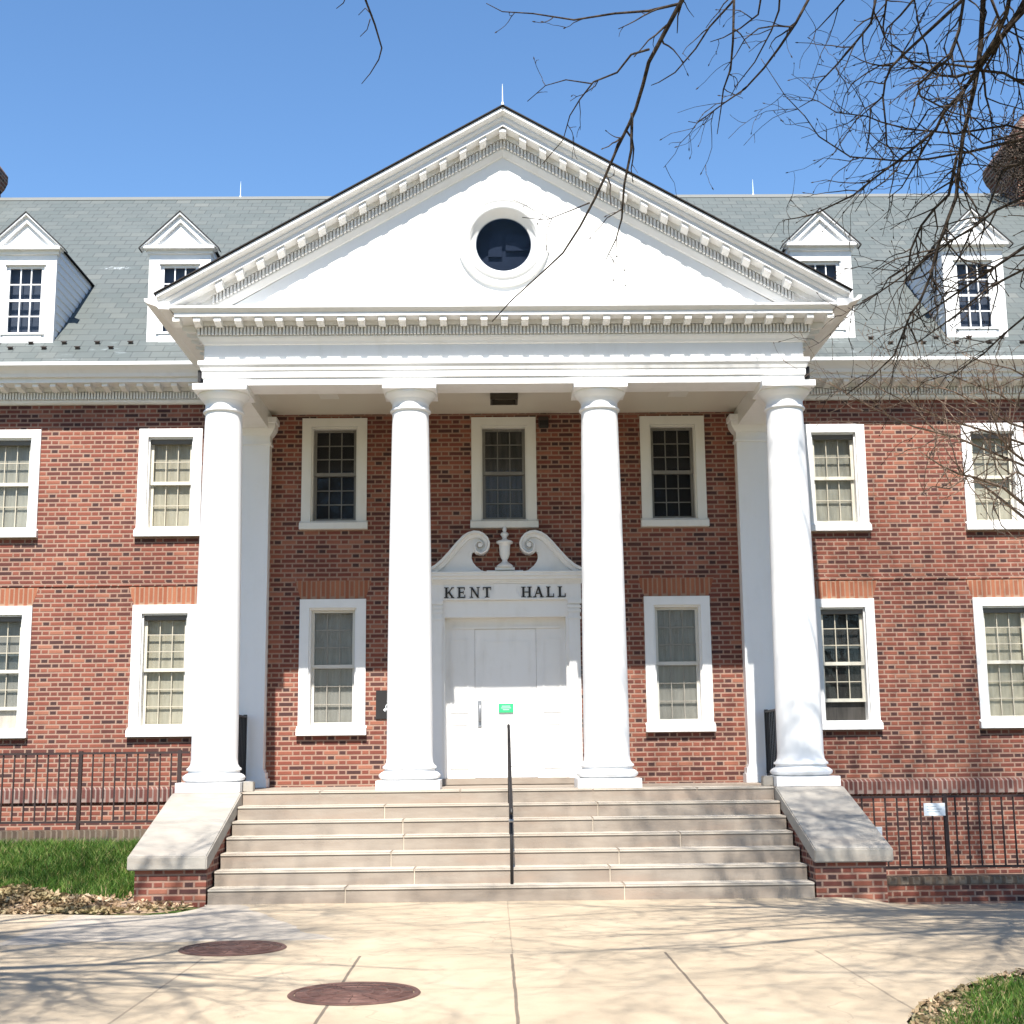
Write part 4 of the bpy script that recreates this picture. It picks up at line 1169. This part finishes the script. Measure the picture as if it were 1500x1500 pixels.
# ------------------------------------------------------------------ trees
# lists of limbs: (x, y, z, radius in mm) per joint
OAK_STEMS = [
 [(3.22,-10.9,6.73,19.1),(3.22,-10.84,6.57,18.2),(3.21,-10.77,6.3,17.4),(3.2,-10.7,6.13,16.4),(3.19,-10.64,6.02,15.5),(3.11,-10.57,5.69,14.6),(3.1,-10.5,5.52,13.6),(3.08,-10.44,5.3,12.6),(3.02,-10.37,5.13,11.7),(2.96,-10.3,4.95,10.6),(2.94,-10.24,4.82,9.6),(2.87,-10.17,4.64,8.6),(2.82,-10.1,4.57,7.5),(2.7,-10.04,4.28,6.5),(2.59,-9.97,4.18,5.4),(2.38,-9.9,4.03,4.3)],
 [(3.16,-10.8,6.06,12.9),(3.08,-10.7,5.96,12),(2.98,-10.6,5.86,11.2),(2.95,-10.5,5.78,10.3),(2.83,-10.4,5.7,9.4),(2.76,-10.3,5.66,8.4),(2.58,-10.2,5.55,7.5),(2.46,-10.1,5.47,6.5),(2.2,-10,5.37,5.5),(2.1,-9.9,5.38,4.4),(2,-9.8,5.4,3.4)],
 [(2.98,-10.4,5.83,9),(2.95,-10.25,5.77,7.5),(2.89,-10.1,5.65,6),(2.86,-9.95,5.59,4.5),(2.8,-9.8,5.57,2.9)],
 [(3.28,-11.2,6.55,14.8),(3.28,-11.12,6.4,14.4),(3.29,-11.04,6.35,14),(3.24,-10.96,6.22,13.7),(3.17,-10.88,6.11,13.3),(3.16,-10.8,6.08,12.9)],
 [(3.16,-10.8,6.07,10.3),(3.38,-10.7,6.1,9.9),(3.55,-10.6,6.07,9.4),(3.78,-10.5,6.03,8.9)],
 [(3.16,-10.8,6.07,9.5),(3.03,-10.75,6.05,8.8),(2.93,-10.69,6.09,8.1),(2.79,-10.63,6.2,7.4),(2.72,-10.58,6.31,6.7),(2.82,-10.52,6.47,6),(2.92,-10.46,6.66,5.2),(3.05,-10.4,6.88,4.5)],
 [(3.13,-10.8,6.09,8.6),(2.97,-10.67,6.19,7.6),(2.82,-10.54,6.27,6.5),(2.77,-10.4,6.39,5.4)],
 [(2.89,-11.4,6.33,10.4),(2.86,-11.31,6.07,9.7),(2.82,-11.23,5.93,9),(2.73,-11.14,5.88,8.3),(2.66,-11.05,5.83,7.5),(2.7,-10.96,5.8,6.8),(2.81,-10.87,5.8,6),(2.97,-10.78,5.77,5.2),(3.21,-10.69,5.76,4.4),(3.41,-10.6,5.76,3.5)],
 [(2.42,-11.1,6.51,9.1),(2.39,-10.99,6.31,8.1),(2.3,-10.87,6.22,7.1),(2.21,-10.75,6.14,6.1),(2.11,-10.64,6.06,5),(2.09,-10.52,6,3.8),(2.02,-10.4,6,2.7)],
 [(1.92,-11.4,6.33,9.6),(1.81,-11.29,6.14,8.7),(1.72,-11.18,6.03,7.8),(1.64,-11.06,5.95,6.8),(1.53,-10.95,5.86,5.8),(1.41,-10.83,5.82,4.8),(1.24,-10.72,5.73,3.7),(1.2,-10.6,5.8,2.6)],
 [(1.4,-11.4,6.33,8.8),(1.4,-11.28,6.02,7.6),(1.4,-11.16,5.89,6.4),(1.37,-11.04,5.81,5.2),(1.37,-10.92,5.73,3.9),(1.36,-10.8,5.61,2.6)],
 [(1.5,-11.2,6.45,8.2),(1.43,-11.1,6.39,7.3),(1.3,-11,6.28,6.4),(1.22,-10.9,6.18,5.5),(1.09,-10.8,6.06,4.6),(0.99,-10.7,6.04,3.6),(0.95,-10.6,6.07,2.6)],
 [(1.01,-12,6.01,14.8),(0.98,-11.92,5.93,14.2),(0.93,-11.84,5.86,13.5),(0.85,-11.76,5.73,12.8),(0.8,-11.68,5.66,12.1),(0.77,-11.6,5.55,11.4),(0.73,-11.52,5.43,10.7),(0.69,-11.44,5.36,10),(0.63,-11.36,5.26,9.2),(0.55,-11.28,5.09,8.4),(0.49,-11.2,4.98,7.7),(0.4,-11.12,4.83,6.8),(0.29,-11.04,4.68,6),(0.18,-10.96,4.6,5.2),(-0.04,-10.88,4.42,4.3),(-0.17,-10.8,4.3,3.4)],
 [(0.71,-11.5,5.42,10.3),(0.71,-11.4,5.22,8.8),(0.67,-11.3,5.03,7.3),(0.66,-11.2,4.85,5.7),(0.63,-11.1,4.75,4.2),(0.57,-11,4.65,2.5)],
 [(0.97,-11.9,5.92,9),(0.79,-11.82,5.92,7.9),(0.59,-11.74,5.95,6.8),(0.35,-11.65,5.96,5.6),(0.1,-11.57,6.05,4.4),(-0.09,-11.49,6.11,3.2),(-0.19,-11.4,6.22,2)],
 [(0.79,-11.8,5.68,7.6),(0.69,-11.72,5.69,6.9),(0.61,-11.63,5.62,6.1),(0.47,-11.55,5.6,5.3),(0.39,-11.46,5.53,4.5),(0.33,-11.38,5.46,3.7),(0.29,-11.29,5.34,2.9),(0.16,-11.2,5.22,2)],
 [(0.45,-11.7,5.51,4.6),(0.3,-11.54,5.62,3.7),(0.18,-11.37,5.67,2.7),(0.07,-11.2,5.65,1.6)],
 [(0.44,-11.4,4.87,4.8),(0.35,-11.3,4.87,3.8),(0.18,-11.2,4.84,2.7),(0.03,-11.1,4.9,1.7)],
 [(2.64,-10.8,6.17,9.5),(2.59,-10.72,6.13,8.6),(2.57,-10.64,6.07,7.7),(2.58,-10.55,6.01,6.9),(2.51,-10.47,5.96,6),(2.51,-10.39,5.78,5),(2.51,-10.3,5.71,4.1)],
 [(2.56,-10.6,6,7),(2.6,-10.5,5.83,6.2),(2.63,-10.4,5.72,5.4),(2.71,-10.3,5.69,4.5),(2.79,-10.2,5.69,3.7)],
 [(3.8,-10.4,5.77,9),(3.52,-10.34,5.89,8.4),(3.17,-10.27,5.86,7.7),(3.05,-10.2,5.91,7.1),(2.87,-10.14,5.96,6.4),(2.7,-10.07,6.05,5.7),(2.62,-10,6.13,5),(2.41,-9.94,6.19,4.3),(2.31,-9.87,6.31,3.6),(2.25,-9.8,6.38,2.9)],
 [(3.21,-10.4,5.66,9),(3.15,-10.3,5.69,8.2),(2.99,-10.2,5.7,7.5),(2.82,-10.1,5.73,6.7),(2.48,-10,5.81,5.9),(2.28,-9.9,6.02,5),(2.21,-9.8,6.23,4.2),(2.09,-9.7,6.45,3.3),(1.94,-9.6,6.81,2.5)],
 [(3.67,-10.8,4.95,12.9),(3.45,-10.64,4.86,11.5),(3.32,-10.47,4.79,10.1),(3.23,-10.3,4.75,8.6),(3.06,-10.14,4.65,7.1),(2.89,-9.97,4.56,5.5),(2.73,-9.8,4.5,3.8)],
 [(3.59,-10.6,5.28,10.6),(3.32,-10.49,5.18,9.6),(3.23,-10.38,5.12,8.6),(3.02,-10.26,5.01,7.6),(2.86,-10.15,4.9,6.6),(2.69,-10.03,4.8,5.6),(2.55,-9.92,4.72,4.5),(2.49,-9.8,4.73,3.4)],
 [(3.12,-10.4,5.62,11.7),(3.07,-10.33,5.37,10.7),(2.99,-10.25,5.3,9.6),(2.91,-10.18,5.2,8.5),(2.85,-10.1,5.05,7.4),(2.85,-10.03,4.96,6.3),(2.72,-9.95,4.89,5.2),(2.68,-9.88,4.81,4),(2.56,-9.8,4.77,2.9)],
 [(3.44,-10.4,5.52,9),(3.34,-10.3,5.25,7.8),(3.27,-10.2,5.17,6.6),(3.2,-10.1,5,5.4),(3.12,-10,4.86,4.1),(3.07,-9.9,4.81,2.9)],
 [(3.2,-11,6.52,10.1),(3.32,-10.88,6.34,8.9),(3.45,-10.76,6.46,7.6),(3.53,-10.64,6.32,6.3),(3.54,-10.52,6.18,5),(3.62,-10.4,5.98,3.6)],
 [(3.2,-10.8,6.06,8.6),(3.26,-10.65,5.96,7.3),(3.34,-10.5,5.93,6),(3.41,-10.35,5.85,4.6),(3.45,-10.2,5.79,3.2)],
 [(3.66,-10.6,4.98,10.6),(3.49,-10.5,4.75,9.1),(3.28,-10.4,4.66,7.6),(3.07,-10.3,4.49,6),(2.83,-10.2,4.33,4.4),(2.64,-10.1,4.29,2.8)],
 [(3.58,-10.6,4.54,8.8),(3.47,-10.48,4.41,7.7),(3.37,-10.36,4.33,6.5),(3.26,-10.24,4.22,5.3),(3.1,-10.12,4.13,4.1),(2.9,-10,4.09,2.8)],
 [(1.76,-10.6,6.82,7.9),(1.75,-10.45,6.69,6.7),(1.65,-10.3,6.67,5.5),(1.55,-10.15,6.68,4.2),(1.48,-10,6.73,2.8)],
 [(1.79,-11,6.57,7.6),(1.8,-10.88,6.47,6.6),(1.77,-10.76,6.39,5.5),(1.67,-10.64,6.22,4.5),(1.56,-10.52,6.11,3.4),(1.54,-10.4,6.09,2.2)],
 [(2.72,-11,6.52,8.4),(2.64,-10.85,6.45,6.9),(2.59,-10.7,6.44,5.4),(2.58,-10.55,6.37,3.9),(2.67,-10.4,6.4,2.2)],
 [(2.51,-11,6.52,7.6),(2.53,-10.8,6.39,5.9),(2.61,-10.6,6.37,4.1),(2.72,-10.4,6.38,2.2)],
 [(2.37,-10.6,6.76,6.6),(2.28,-10.47,6.69,5.2),(2.21,-10.34,6.65,3.8),(2.17,-10.2,6.66,2.3)],
 [(3.2,-10.6,6.14,6.6),(3.1,-10.5,5.98,5.8),(2.94,-10.4,5.98,5),(2.87,-10.3,5.87,4.1),(2.82,-10.2,5.84,3.2),(2.77,-10.1,5.75,2.3)],
 [(3.51,-10.6,5.48,5.7),(3.36,-10.5,5.5,5.1),(3.21,-10.4,5.57,4.4),(3.04,-10.3,5.56,3.7),(2.83,-10.2,5.55,3),(2.51,-10.1,5.58,2.3)],
 [(3.24,-10.6,5.63,5.7),(3.17,-10.48,5.79,4.9),(3.15,-10.35,5.95,4.1),(3.1,-10.23,6.04,3.2),(3,-10.1,6.21,2.3)]]
SPRIG = [
 [(-0.79,-13.2,5.28,6.8),(-0.79,-13.14,5.21,6),(-0.75,-13.07,5.12,5.2),(-0.72,-13,5.03,4.3),(-0.74,-12.94,5,3.4),(-0.79,-12.87,4.96,2.6),(-0.84,-12.8,4.94,1.6)],
 [(-0.77,-13,5.21,3.2),(-0.81,-12.95,5.28,2.3),(-0.85,-12.9,5.27,1.3)],
 [(-0.78,-13,5.19,3.2),(-0.8,-12.95,5.16,2.3),(-0.84,-12.9,5.15,1.3)],
 [(-0.86,-13.2,5.25,3.7),(-0.9,-13.15,5.19,2.5),(-0.94,-13.1,5.19,1.3)]]
SHRUB_STEMS = [
 [(5.45,-6.2,3.47,21.1),(5.01,-6.37,3.86,18.2),(4.76,-6.54,3.99,15.4),(4.44,-6.7,4.06,12.7),(4.22,-6.87,4.06,10),(3.98,-7.04,4.12,7.4),(3.77,-7.2,4.2,4.9)],
 [(5.51,-6.2,4.15,17.2),(5.07,-6.3,4.31,14.8),(4.91,-6.4,4.39,12.6),(4.78,-6.5,4.5,10.3),(4.69,-6.6,4.68,8.1),(4.6,-6.7,4.86,5.9),(4.53,-6.8,5.04,3.8)],
 [(5.32,-6.3,3.99,14.4),(4.94,-6.44,4.17,12.2),(4.75,-6.58,4.05,10),(4.58,-6.72,3.79,7.9),(4.59,-6.86,3.57,5.8),(4.67,-7,3.41,3.7)],
 [(5.41,-6.2,4.57,13.2),(4.93,-6.38,4.67,11.2),(4.61,-6.56,4.79,9.2),(4.29,-6.74,4.89,7.3),(3.91,-6.92,4.94,5.5),(3.66,-7.1,4.97,3.7)],
 [(5.33,-6.2,4.43,13.2),(4.66,-6.38,4.6,11.1),(4.2,-6.56,4.68,9),(3.82,-6.74,4.79,7),(3.51,-6.92,4.88,5),(3.29,-7.1,4.93,3.1)],
 [(5.2,-6.3,4.2,13.1),(4.36,-6.44,4.52,11),(3.92,-6.58,4.59,9),(3.49,-6.72,4.74,7),(3.2,-6.86,4.86,5),(3.01,-7,4.92,3.1)],
 [(5.11,-6.3,4.83,10.5),(4.79,-6.48,4.95,8.6),(4.46,-6.65,5.01,6.7),(4.14,-6.83,5.07,4.9),(3.83,-7,5.09,3.1)],
 [(5.27,-6.3,5.1,10.5),(4.92,-6.54,5.18,7.9),(4.56,-6.77,5.18,5.5),(4.29,-7,5.22,3.1)],
 [(4.52,-6.3,4.17,10.5),(4.22,-6.57,3.98,7.9),(3.97,-6.84,3.95,5.4),(3.65,-7.1,3.76,3.1)]]

rt = random.Random(21)
def rv(): return Vector((rt.gauss(0, 1), rt.gauss(0, 1), rt.gauss(0, 1)))
def clear_of_view(p, oak=False):
    """the crowns are kept pruned away from the open view along the walk to the facade"""
    dy = p.y + 19.4
    if dy < 0.2: return False
    x, z = (p.x + 0.18) / dy - 0.015, (p.z - 1.5) / dy
    if abs(x) > 0.392 * (1 + 0.18 * max(z, 0)) or z > 0.65 or z < -0.25: return False
    return True
def grow(mb, p, d, L, r, lev, oak=False, droop=0.0, maxlev=4, mask=clear_of_view):
    n = 5 if lev < 3 else 4
    pts, rads = [p.copy()], [r]
    q = p.copy(); dd = d.normalized()
    for i in range(n):
        dd = (dd + rv() * (0.13 + 0.03 * lev) + Vector((0, 0, -droop * (i / n)))).normalized()
        q = q + dd * (L / n)
        if mask(q, oak): break
        pts.append(q.copy()); rads.append(r * (1 - 0.62 * (i + 1) / n))
    if len(pts) < 2: return
    mb.tube(pts, rads, 7 if lev < 1 else 5 if lev < 3 else 3, cap=False)
    if lev >= maxlev: return
    kids = (5, 6, 6, 5, 3)[lev]
    for k in range(kids):
        t = 0.25 + 0.75 * (k + rt.random()) / kids
        i = min(len(pts) - 1, max(1, int(t * (len(pts) - 1) + 0.5)))
        ax = (pts[i] - pts[i-1]).normalized()
        side = ax.cross(rv()).normalized()
        nd = (ax * rt.uniform(0.45, 0.85) + side * rt.uniform(0.6, 0.95)).normalized()
        grow(mb, pts[i], nd, L * rt.uniform(0.45, 0.68), max(rads[i] * 0.66, 0.003), lev + 1, oak, droop, maxlev, mask)
def twigs(mb, pl, dens, lmin, lmax, lev=0, down=0.15, n=4):
    P = [Vector(q[:3]) for q in pl]; W = [q[3] / 1000 for q in pl]
    tot = sum((b - a).length for a, b in zip(P[:-1], P[1:]))
    for _ in range(int(tot * dens + rt.random())):
        i = rt.randrange(len(P) - 1); t = rt.random()
        p = P[i].lerp(P[i+1], t); w = W[i] + (W[i+1] - W[i]) * t
        ax = (P[i+1] - P[i]).normalized(); side = ax.cross(rv()).normalized()
        d = (ax * rt.uniform(0.4, 0.9) + side * 0.8 + Vector((0, 0, -down))).normalized()
        L = rt.uniform(lmin, lmax); seg = 5
        pts, q = [p], p.copy()
        for k in range(seg):
            d = (d + rv() * 0.2 + Vector((0, 0, -down * 0.3))).normalized(); q = q + d * (L / seg); pts.append(q.copy())
        r0 = max(min(w * 0.7, 0.007), 0.0028)
        rr = [max(r0 * (1 - 0.6 * k / seg), 0.0018) for k in range(seg + 1)]
        mb.tube(pts, rr, n, cap=False)
        if rt.random() < 0.6:      # bud at the tip
            mb.tube([pts[-1], pts[-1] + d * 0.012, pts[-1] + d * 0.025], [0.002, 0.0045, 0.001], 4)
        if lev < 1: twigs(mb, [(*a, b * 1000) for a, b in zip(pts, rr)], 4.5, lmin * 0.35, lmax * 0.5, lev + 1, down, 3)

def curved(a, b, lift, n=8):
    a, b = Vector(a), Vector(b); out = []
    for i in range(n + 1):
        t = i / n; out.append(a.lerp(b, t) + Vector((0, 0, lift * math.sin(math.pi * t))) + rv() * 0.03 * math.sin(math.pi * t))
    return out

# the big bare tree whose branches hang into the picture from the right
OAK = empty('bare_tree', (6.7, -12.4, 0), 'tall bare dark tree reaching in from the right before the roof', 'tree', 'bare trees round the walk')
b0 = Vector((6.7, -12.4, 0))
tr = MB(); tp = [Vector((0, 0, -0.3)), Vector((0.02, 0, 0.2)), Vector((0.05, 0.02, 1.5)), Vector((-0.05, 0.05, 3.2)), Vector((-0.12, 0.05, 5.2)), Vector((-0.1, 0.1, 7.4)), Vector((0.05, 0.2, 9.4))]
tr.tube(tp, [0.42, 0.33, 0.26, 0.24, 0.2, 0.15, 0.1], 14)
obj('trunk', tr, BARK, OAK)
cr = MB()
for pl in OAK_STEMS:
    cr.tube([Vector(q[:3]) for q in pl], [max(q[3] / 1000, 0.0025) for q in pl], 6)
    sky_side = pl[0][0] < 1.9
    twigs(cr, pl, 2.6 if sky_side else 12.0 if pl[len(pl)//2][0] > 2.6 else 7.0, 0.12, 0.34 if sky_side else 0.6)
    s0 = Vector(pl[0][:3])
    if s0.z > 6.0:                                 # joins a limb above the picture
        lim = curved(b0 + Vector((-0.1, 0.05, 5.3 + rt.uniform(0, 2.5))), s0, rt.uniform(0.9, 1.6))
        rr = [0.075 - (0.075 - pl[0][3] / 1000) * (i / 8) ** 0.6 for i in range(9)]
        cr.tube(lim, rr, 7)
    elif s0.x > 3.2:
        lim = curved(b0 + Vector((-0.05, 0.05, 3.8 + rt.uniform(0, 1.2))), s0, 0.5)
        cr.tube(lim, [0.05 - (0.05 - pl[0][3] / 1000) * i / 8 for i in range(9)], 6)
for k in range(20):
    a = k * 2.4; z = 4.6 + 0.25 * k
    d = Vector((math.cos(a), math.sin(a), 0.55)).normalized()
    grow(cr, b0 + Vector((-0.1, 0.08, z)), d, rt.uniform(3.6, 5.2) * (1 - 0.02 * k), 0.10 - 0.002 * k, 0, True, 0.10)
for k in range(6):
    a = math.pi * (0.95 + 0.11 * k); z = 6.4 + 0.45 * k
    grow(cr, b0 + Vector((-0.1, 0.08, z)), Vector((math.cos(a), math.sin(a), 0.28)), rt.uniform(5.0, 6.6), 0.062, 0, True, 0.03)
rt = random.Random(11)
for k in range(7):
    grow(cr, b0 + Vector((-0.05, 0.15, 7.5 + 0.25 * k)), Vector((-3.1 + 0.32 * k, 5.0, 2.9)), rt.uniform(6.2, 7.0), 0.042, 0, True, 0.0)
cr.v = [(x - b0.x, y - b0.y, z) for x, y, z in [tuple(v) for v in cr.v]]
obj('crown', cr, BARK, OAK, fixn=False)

# the tree on the left that only shows one sprig and its shadow on the walk
b1 = Vector((-6.6, -14.2, 0))
T2 = empty('bare_tree', b1, 'bare tree left of the walk, one sprig hanging against the sky', 'tree', 'bare trees round the walk')
tr = MB(); tr.tube([Vector((0, 0, -0.3)), Vector((0, 0.02, 0.2)), Vector((0.05, 0, 2)), Vector((0.0, 0.1, 4)), Vector((0.1, 0.1, 6.5)), Vector((0.0, 0, 9))], [0.4, 0.31, 0.25, 0.21, 0.15, 0.08], 14)
obj('trunk', tr, BARK, T2)
cr = MB()
for i, pl in enumerate(SPRIG):
    cr.tube([Vector(q[:3]) for q in pl], [max(q[3] / 1000, 0.0018) for q in pl], 6)
    if i in (0, 3):
        lim = curved(b1 + Vector((0, 0, 5.5 + i * 0.3)), Vector(pl[0][:3]), 1.3)
        cr.tube(lim, [0.06 - (0.06 - pl[0][3] / 1000) * (j / 8) ** 0.5 for j in range(9)], 6)
for k in range(16):
    a = k * 2.4 + 0.6; z = 3.6 + 0.36 * k
    d = Vector((math.cos(a), math.sin(a), 0.5)).normalized()
    grow(cr, b1 + Vector((0.03, 0.05, z)), d, rt.uniform(4.2, 6.0) * (1 - 0.018 * k), 0.10 - 0.002 * k, 0, False, 0.03)
cr.v = [(x - b1.x, y - b1.y, z) for x, y, z in [tuple(v) for v in cr.v]]
obj('crown', cr, BARK, T2, fixn=False)

# a small pale-twigged tree by the right wing
b2 = Vector((6.9, -6.4, -0.1))
T3 = empty('young_tree', b2, 'small tree with pale tan twigs before the right wing', 'tree')
tr = MB(); tr.tube([Vector((0, 0, -0.3)), Vector((0, 0, 0.3)), Vector((-0.04, 0.03, 1.4)), Vector((-0.1, 0.02, 2.6)), Vector((-0.15, 0.02, 3.6))], [0.11, 0.085, 0.07, 0.06, 0.04], 10)
obj('trunk', tr, BARK_PALE, T3)
cr = MB()
for pl in SHRUB_STEMS:
    cr.tube([Vector(q[:3]) for q in pl], [max(q[3] / 1000, 0.003) for q in pl], 5)
    twigs(cr, pl, 9, 0.2, 0.75, down=-0.25)
    s0 = Vector(pl[0][:3])
    lim = curved(b2 + Vector((-0.1, 0.02, rt.uniform(2.0, 3.2))), s0, 0.1)
    cr.tube(lim, [0.035 - (0.035 - pl[0][3] / 1000) * i / 8 for i in range(9)], 6)
def m3(p, oak):
    dy = p.y + 19.4; x, z = (p.x + 0.18) / dy - 0.015, (p.z - 1.5) / dy
    return x < 0.24 or z < 0.16 or (z > 0.30 and x < 0.36)
for k in range(11):
    a = k * 2.4; d = Vector((math.cos(a) - 0.5, math.sin(a) * 0.6, 0.75)).normalized()
    grow(cr, b2 + Vector((-0.12, 0.02, 1.9 + 0.17 * k)), d, rt.uniform(1.3, 2.0), 0.028, 1, False, -0.04, 4, m3)
cr.v = [(x - b2.x, y - b2.y, z - b2.z) for x, y, z in [tuple(v) for v in cr.v]]
obj('crown', cr, BARK_PALE, T3, fixn=False)

# bare vine tangled over the right chimney
vn = MB()
for _ in range(260):
    p = Vector((rt.uniform(9.78, 11.2), 5.58, rt.uniform(11.9, 13.6))); pts = [p.copy()]; d = Vector((rt.gauss(0, 1), 0, rt.gauss(0.2, 1))).normalized()
    for k in range(7):
        d = (d + rv() * 0.6).normalized(); d.y *= 0.35; p = p + d * 0.11
        p.y = min(p.y, 5.60 - rt.random() * 0.08); p.x = max(p.x, 9.68); pts.append(p.copy())
    vn.tube(pts, [0.014 - 0.0013 * k for k in range(8)], 3, cap=False)
tag(obj('climbing_vine', vn, BARK, fixn=False), 'tangled bare vine over the brick chimney at the far right', 'vine')

# ------------------------------------------------------------------ grass, leaves
def blades(name, pts, hmin, hmax, wmin, wmax, mat, seed):
    rg = np.random.default_rng(seed); n = len(pts)
    P = np.array(pts); a = rg.uniform(0, 2*np.pi, n); h = rg.uniform(hmin, hmax, n); w = rg.uniform(wmin, wmax, n)
    ln = rg.normal(0, 0.45, (n, 2)) * h[:, None]
    u = np.stack([np.cos(a), np.sin(a)], 1)
    V = np.zeros((n, 5, 3))
    V[:, 0, :2] = P[:, :2] - u * w[:, None]; V[:, 1, :2] = P[:, :2] + u * w[:, None]
    V[:, 0, 2] = V[:, 1, 2] = P[:, 2]
    V[:, 2, :2] = P[:, :2] + u * w[:, None] * 0.7 + ln * 0.35; V[:, 3, :2] = P[:, :2] - u * w[:, None] * 0.7 + ln * 0.35
    V[:, 2, 2] = V[:, 3, 2] = P[:, 2] + h * 0.6
    V[:, 4, :2] = P[:, :2] + ln; V[:, 4, 2] = P[:, 2] + h
    me = bpy.data.meshes.new(name)
    b = (np.arange(n) * 5)[:, None]
    faces = [tuple(q) for q in (b + np.array([[0, 1, 2, 3]])).tolist()] + [tuple(q) for q in (b + np.array([[3, 2, 4]])).tolist()]
    me.from_pydata(V.reshape(-1, 3).tolist(), [], faces); me.materials.append(mat)
    o = bpy.data.objects.new(name, me); col.objects.link(o); return o
pts = []
rg = random.Random(3)
while len(pts) < 46000:
    x = rg.uniform(-8.4, -4.0); y = rg.uniform(-5.3, -2.28)
    edge = -5.05 + 0.5 * math.exp(-((x + 4.2) / 0.75) ** 2) + 0.10 * math.sin(3.1 * x) + 0.07 * math.sin(7.7 * x + 1)
    if y < edge: continue
    if math.hypot((x + 5.0) / 0.75, (y + 4.75) / 0.35) < rg.uniform(0.5, 1.0): continue
    if math.sin(2.3 * x + 1.7 * y) + math.sin(5.1 * x - 3.7 * y + 2) + math.sin(9.3 * y + 4 * x) < rg.uniform(-2.6, -0.6): continue
    pts.append((x, y, gz(x, y) - 0.02))
tag(blades('grass', pts, 0.05, 0.17, 0.003, 0.007, GRASS_M, 1), 'lush green grass on the bank left of the steps', 'grass', kind='stuff')
pts = []
wk = [(2.04, -12.6), (2.12, -11.4), (2.4, -10.8), (2.76, -10.35), (3.1, -9.95), (3.55, -9.6), (4.2, -9.3), (5.2, -9.1), (9, -9.05)]
def wedge(y):
    for (xa, ya), (xb, yb_) in zip(wk[:-1], wk[1:]):
        if ya <= y <= yb_: return xa + (xb - xa) * (y - ya) / (yb_ - ya)
    return 2.0
while len(pts) < 26000:
    x = rg.uniform(2.1, 6.0); y = rg.uniform(-13.0, -9.1)
    if x < wedge(y) + 0.22 + 0.10 * math.sin(5 * y) + 0.05 * math.sin(13 * y): continue
    pts.append((x, y, gz(x, y) - 0.02))
tag(blades('grass', pts, 0.04, 0.11, 0.0025, 0.005, GRASS_M, 2), 'green grass corner at the lower right beside the walk', 'grass', kind='stuff')

# heap and scatter of dead leaves along the left edge of the walk
def leaf_mesh(spots, smin, smax, seed):
    r = random.Random(seed); m = MB()
    for x, y, z in spots:
        s = r.uniform(smin, smax)
        M = Matrix.Rotation(r.uniform(0, 6.28), 3, 'Z') @ Matrix.Rotation(r.gauss(0, 0.6), 3, 'X') @ Matrix.Rotation(r.gauss(0, 0.5), 3, 'Y')
        c = r.uniform(0.1, 0.45) * s
        q = [(-s, 0, c), (-0.35*s, -0.42*s, 0.2*c), (0.4*s, -0.36*s, 0), (s, 0, c*0.8), (0.35*s, 0.4*s, 0.3*c), (-0.4*s, 0.36*s, 0), (0, 0, -0.15*s)]
        m.add([Vector((x, y, z)) + M @ Vector(v) for v in q], [(6, 0, 1), (6, 1, 2), (6, 2, 3), (6, 3, 4), (6, 4, 5), (6, 5, 0)])
    return m
spots = []
while len(spots) < 1500:
    x = rg.gauss(-5.0, 0.55); y = rg.gauss(-4.9, 0.17)
    if y > -4.2 or y < -5.5 or x > -4.0: continue
    hh = 0.20 * math.exp(-((x + 5.1) / 0.42) ** 2 - ((y + 4.85) / 0.28) ** 2) + 0.08 * math.exp(-((x + 4.35) / 0.3) ** 2 - ((y + 4.9) / 0.2) ** 2)
    spots.append((x, y, gz(x, y) + rg.uniform(0, 1) ** 0.6 * hh + 0.012))
while len(spots) < 3000:
    x = rg.uniform(-8, -3.3); y = rg.gauss(-5.2, 0.09)
    if x > -3.9: y = rg.uniform(-5.3, -4.55)
    spots.append((x, y, gz(x, y) + rg.uniform(0.005, 0.03)))
tag(obj('leaf_litter', leaf_mesh(spots, 0.02, 0.055, 4), LEAF_M, fixn=False), 'brown heap of dead leaves along the left edge of the walk', 'leaves', kind='stuff')
mo = MB(); n = 26
mo.v = [(-6.3 + 3.0 * i / n, -5.45 + 1.3 * j / n, 0) for j in range(n + 1) for i in range(n + 1)]
mo.v = [(x, y, gz(x, y) - 0.03 + (0.15 * math.exp(-((x + 5.1) / 0.42) ** 2 - ((y + 4.85) / 0.26) ** 2) + 0.05 * math.exp(-((x + 4.2) / 0.5) ** 2 - ((y + 4.95) / 0.2) ** 2)) * (0.75 + 0.5 * rg.random())) for x, y, z in mo.v]
mo.f = [(j*(n+1)+i, j*(n+1)+i+1, (j+1)*(n+1)+i+1, (j+1)*(n+1)+i) for j in range(n) for i in range(n)]; mo.m = [0] * len(mo.f); mo.sm = [False] * len(mo.f)
tag(obj('soil_mound', mo, m_plain('dry_soil', (0.36, 0.255, 0.17), 0.95, var=0.3, scale=14), fixn=False), kind='structure')
spots = []
while len(spots) < 700:
    y = rg.uniform(-12.6, -9.2); x = wedge(y) + abs(rg.gauss(0.05, 0.16))
    spots.append((x, y, 0.008 + rg.random() * 0.015))
tag(obj('leaf_litter', leaf_mesh(spots, 0.012, 0.035, 6), LEAF_M, fixn=False), 'thin line of dry leaves between walk and grass at lower right', 'leaves', kind='stuff')
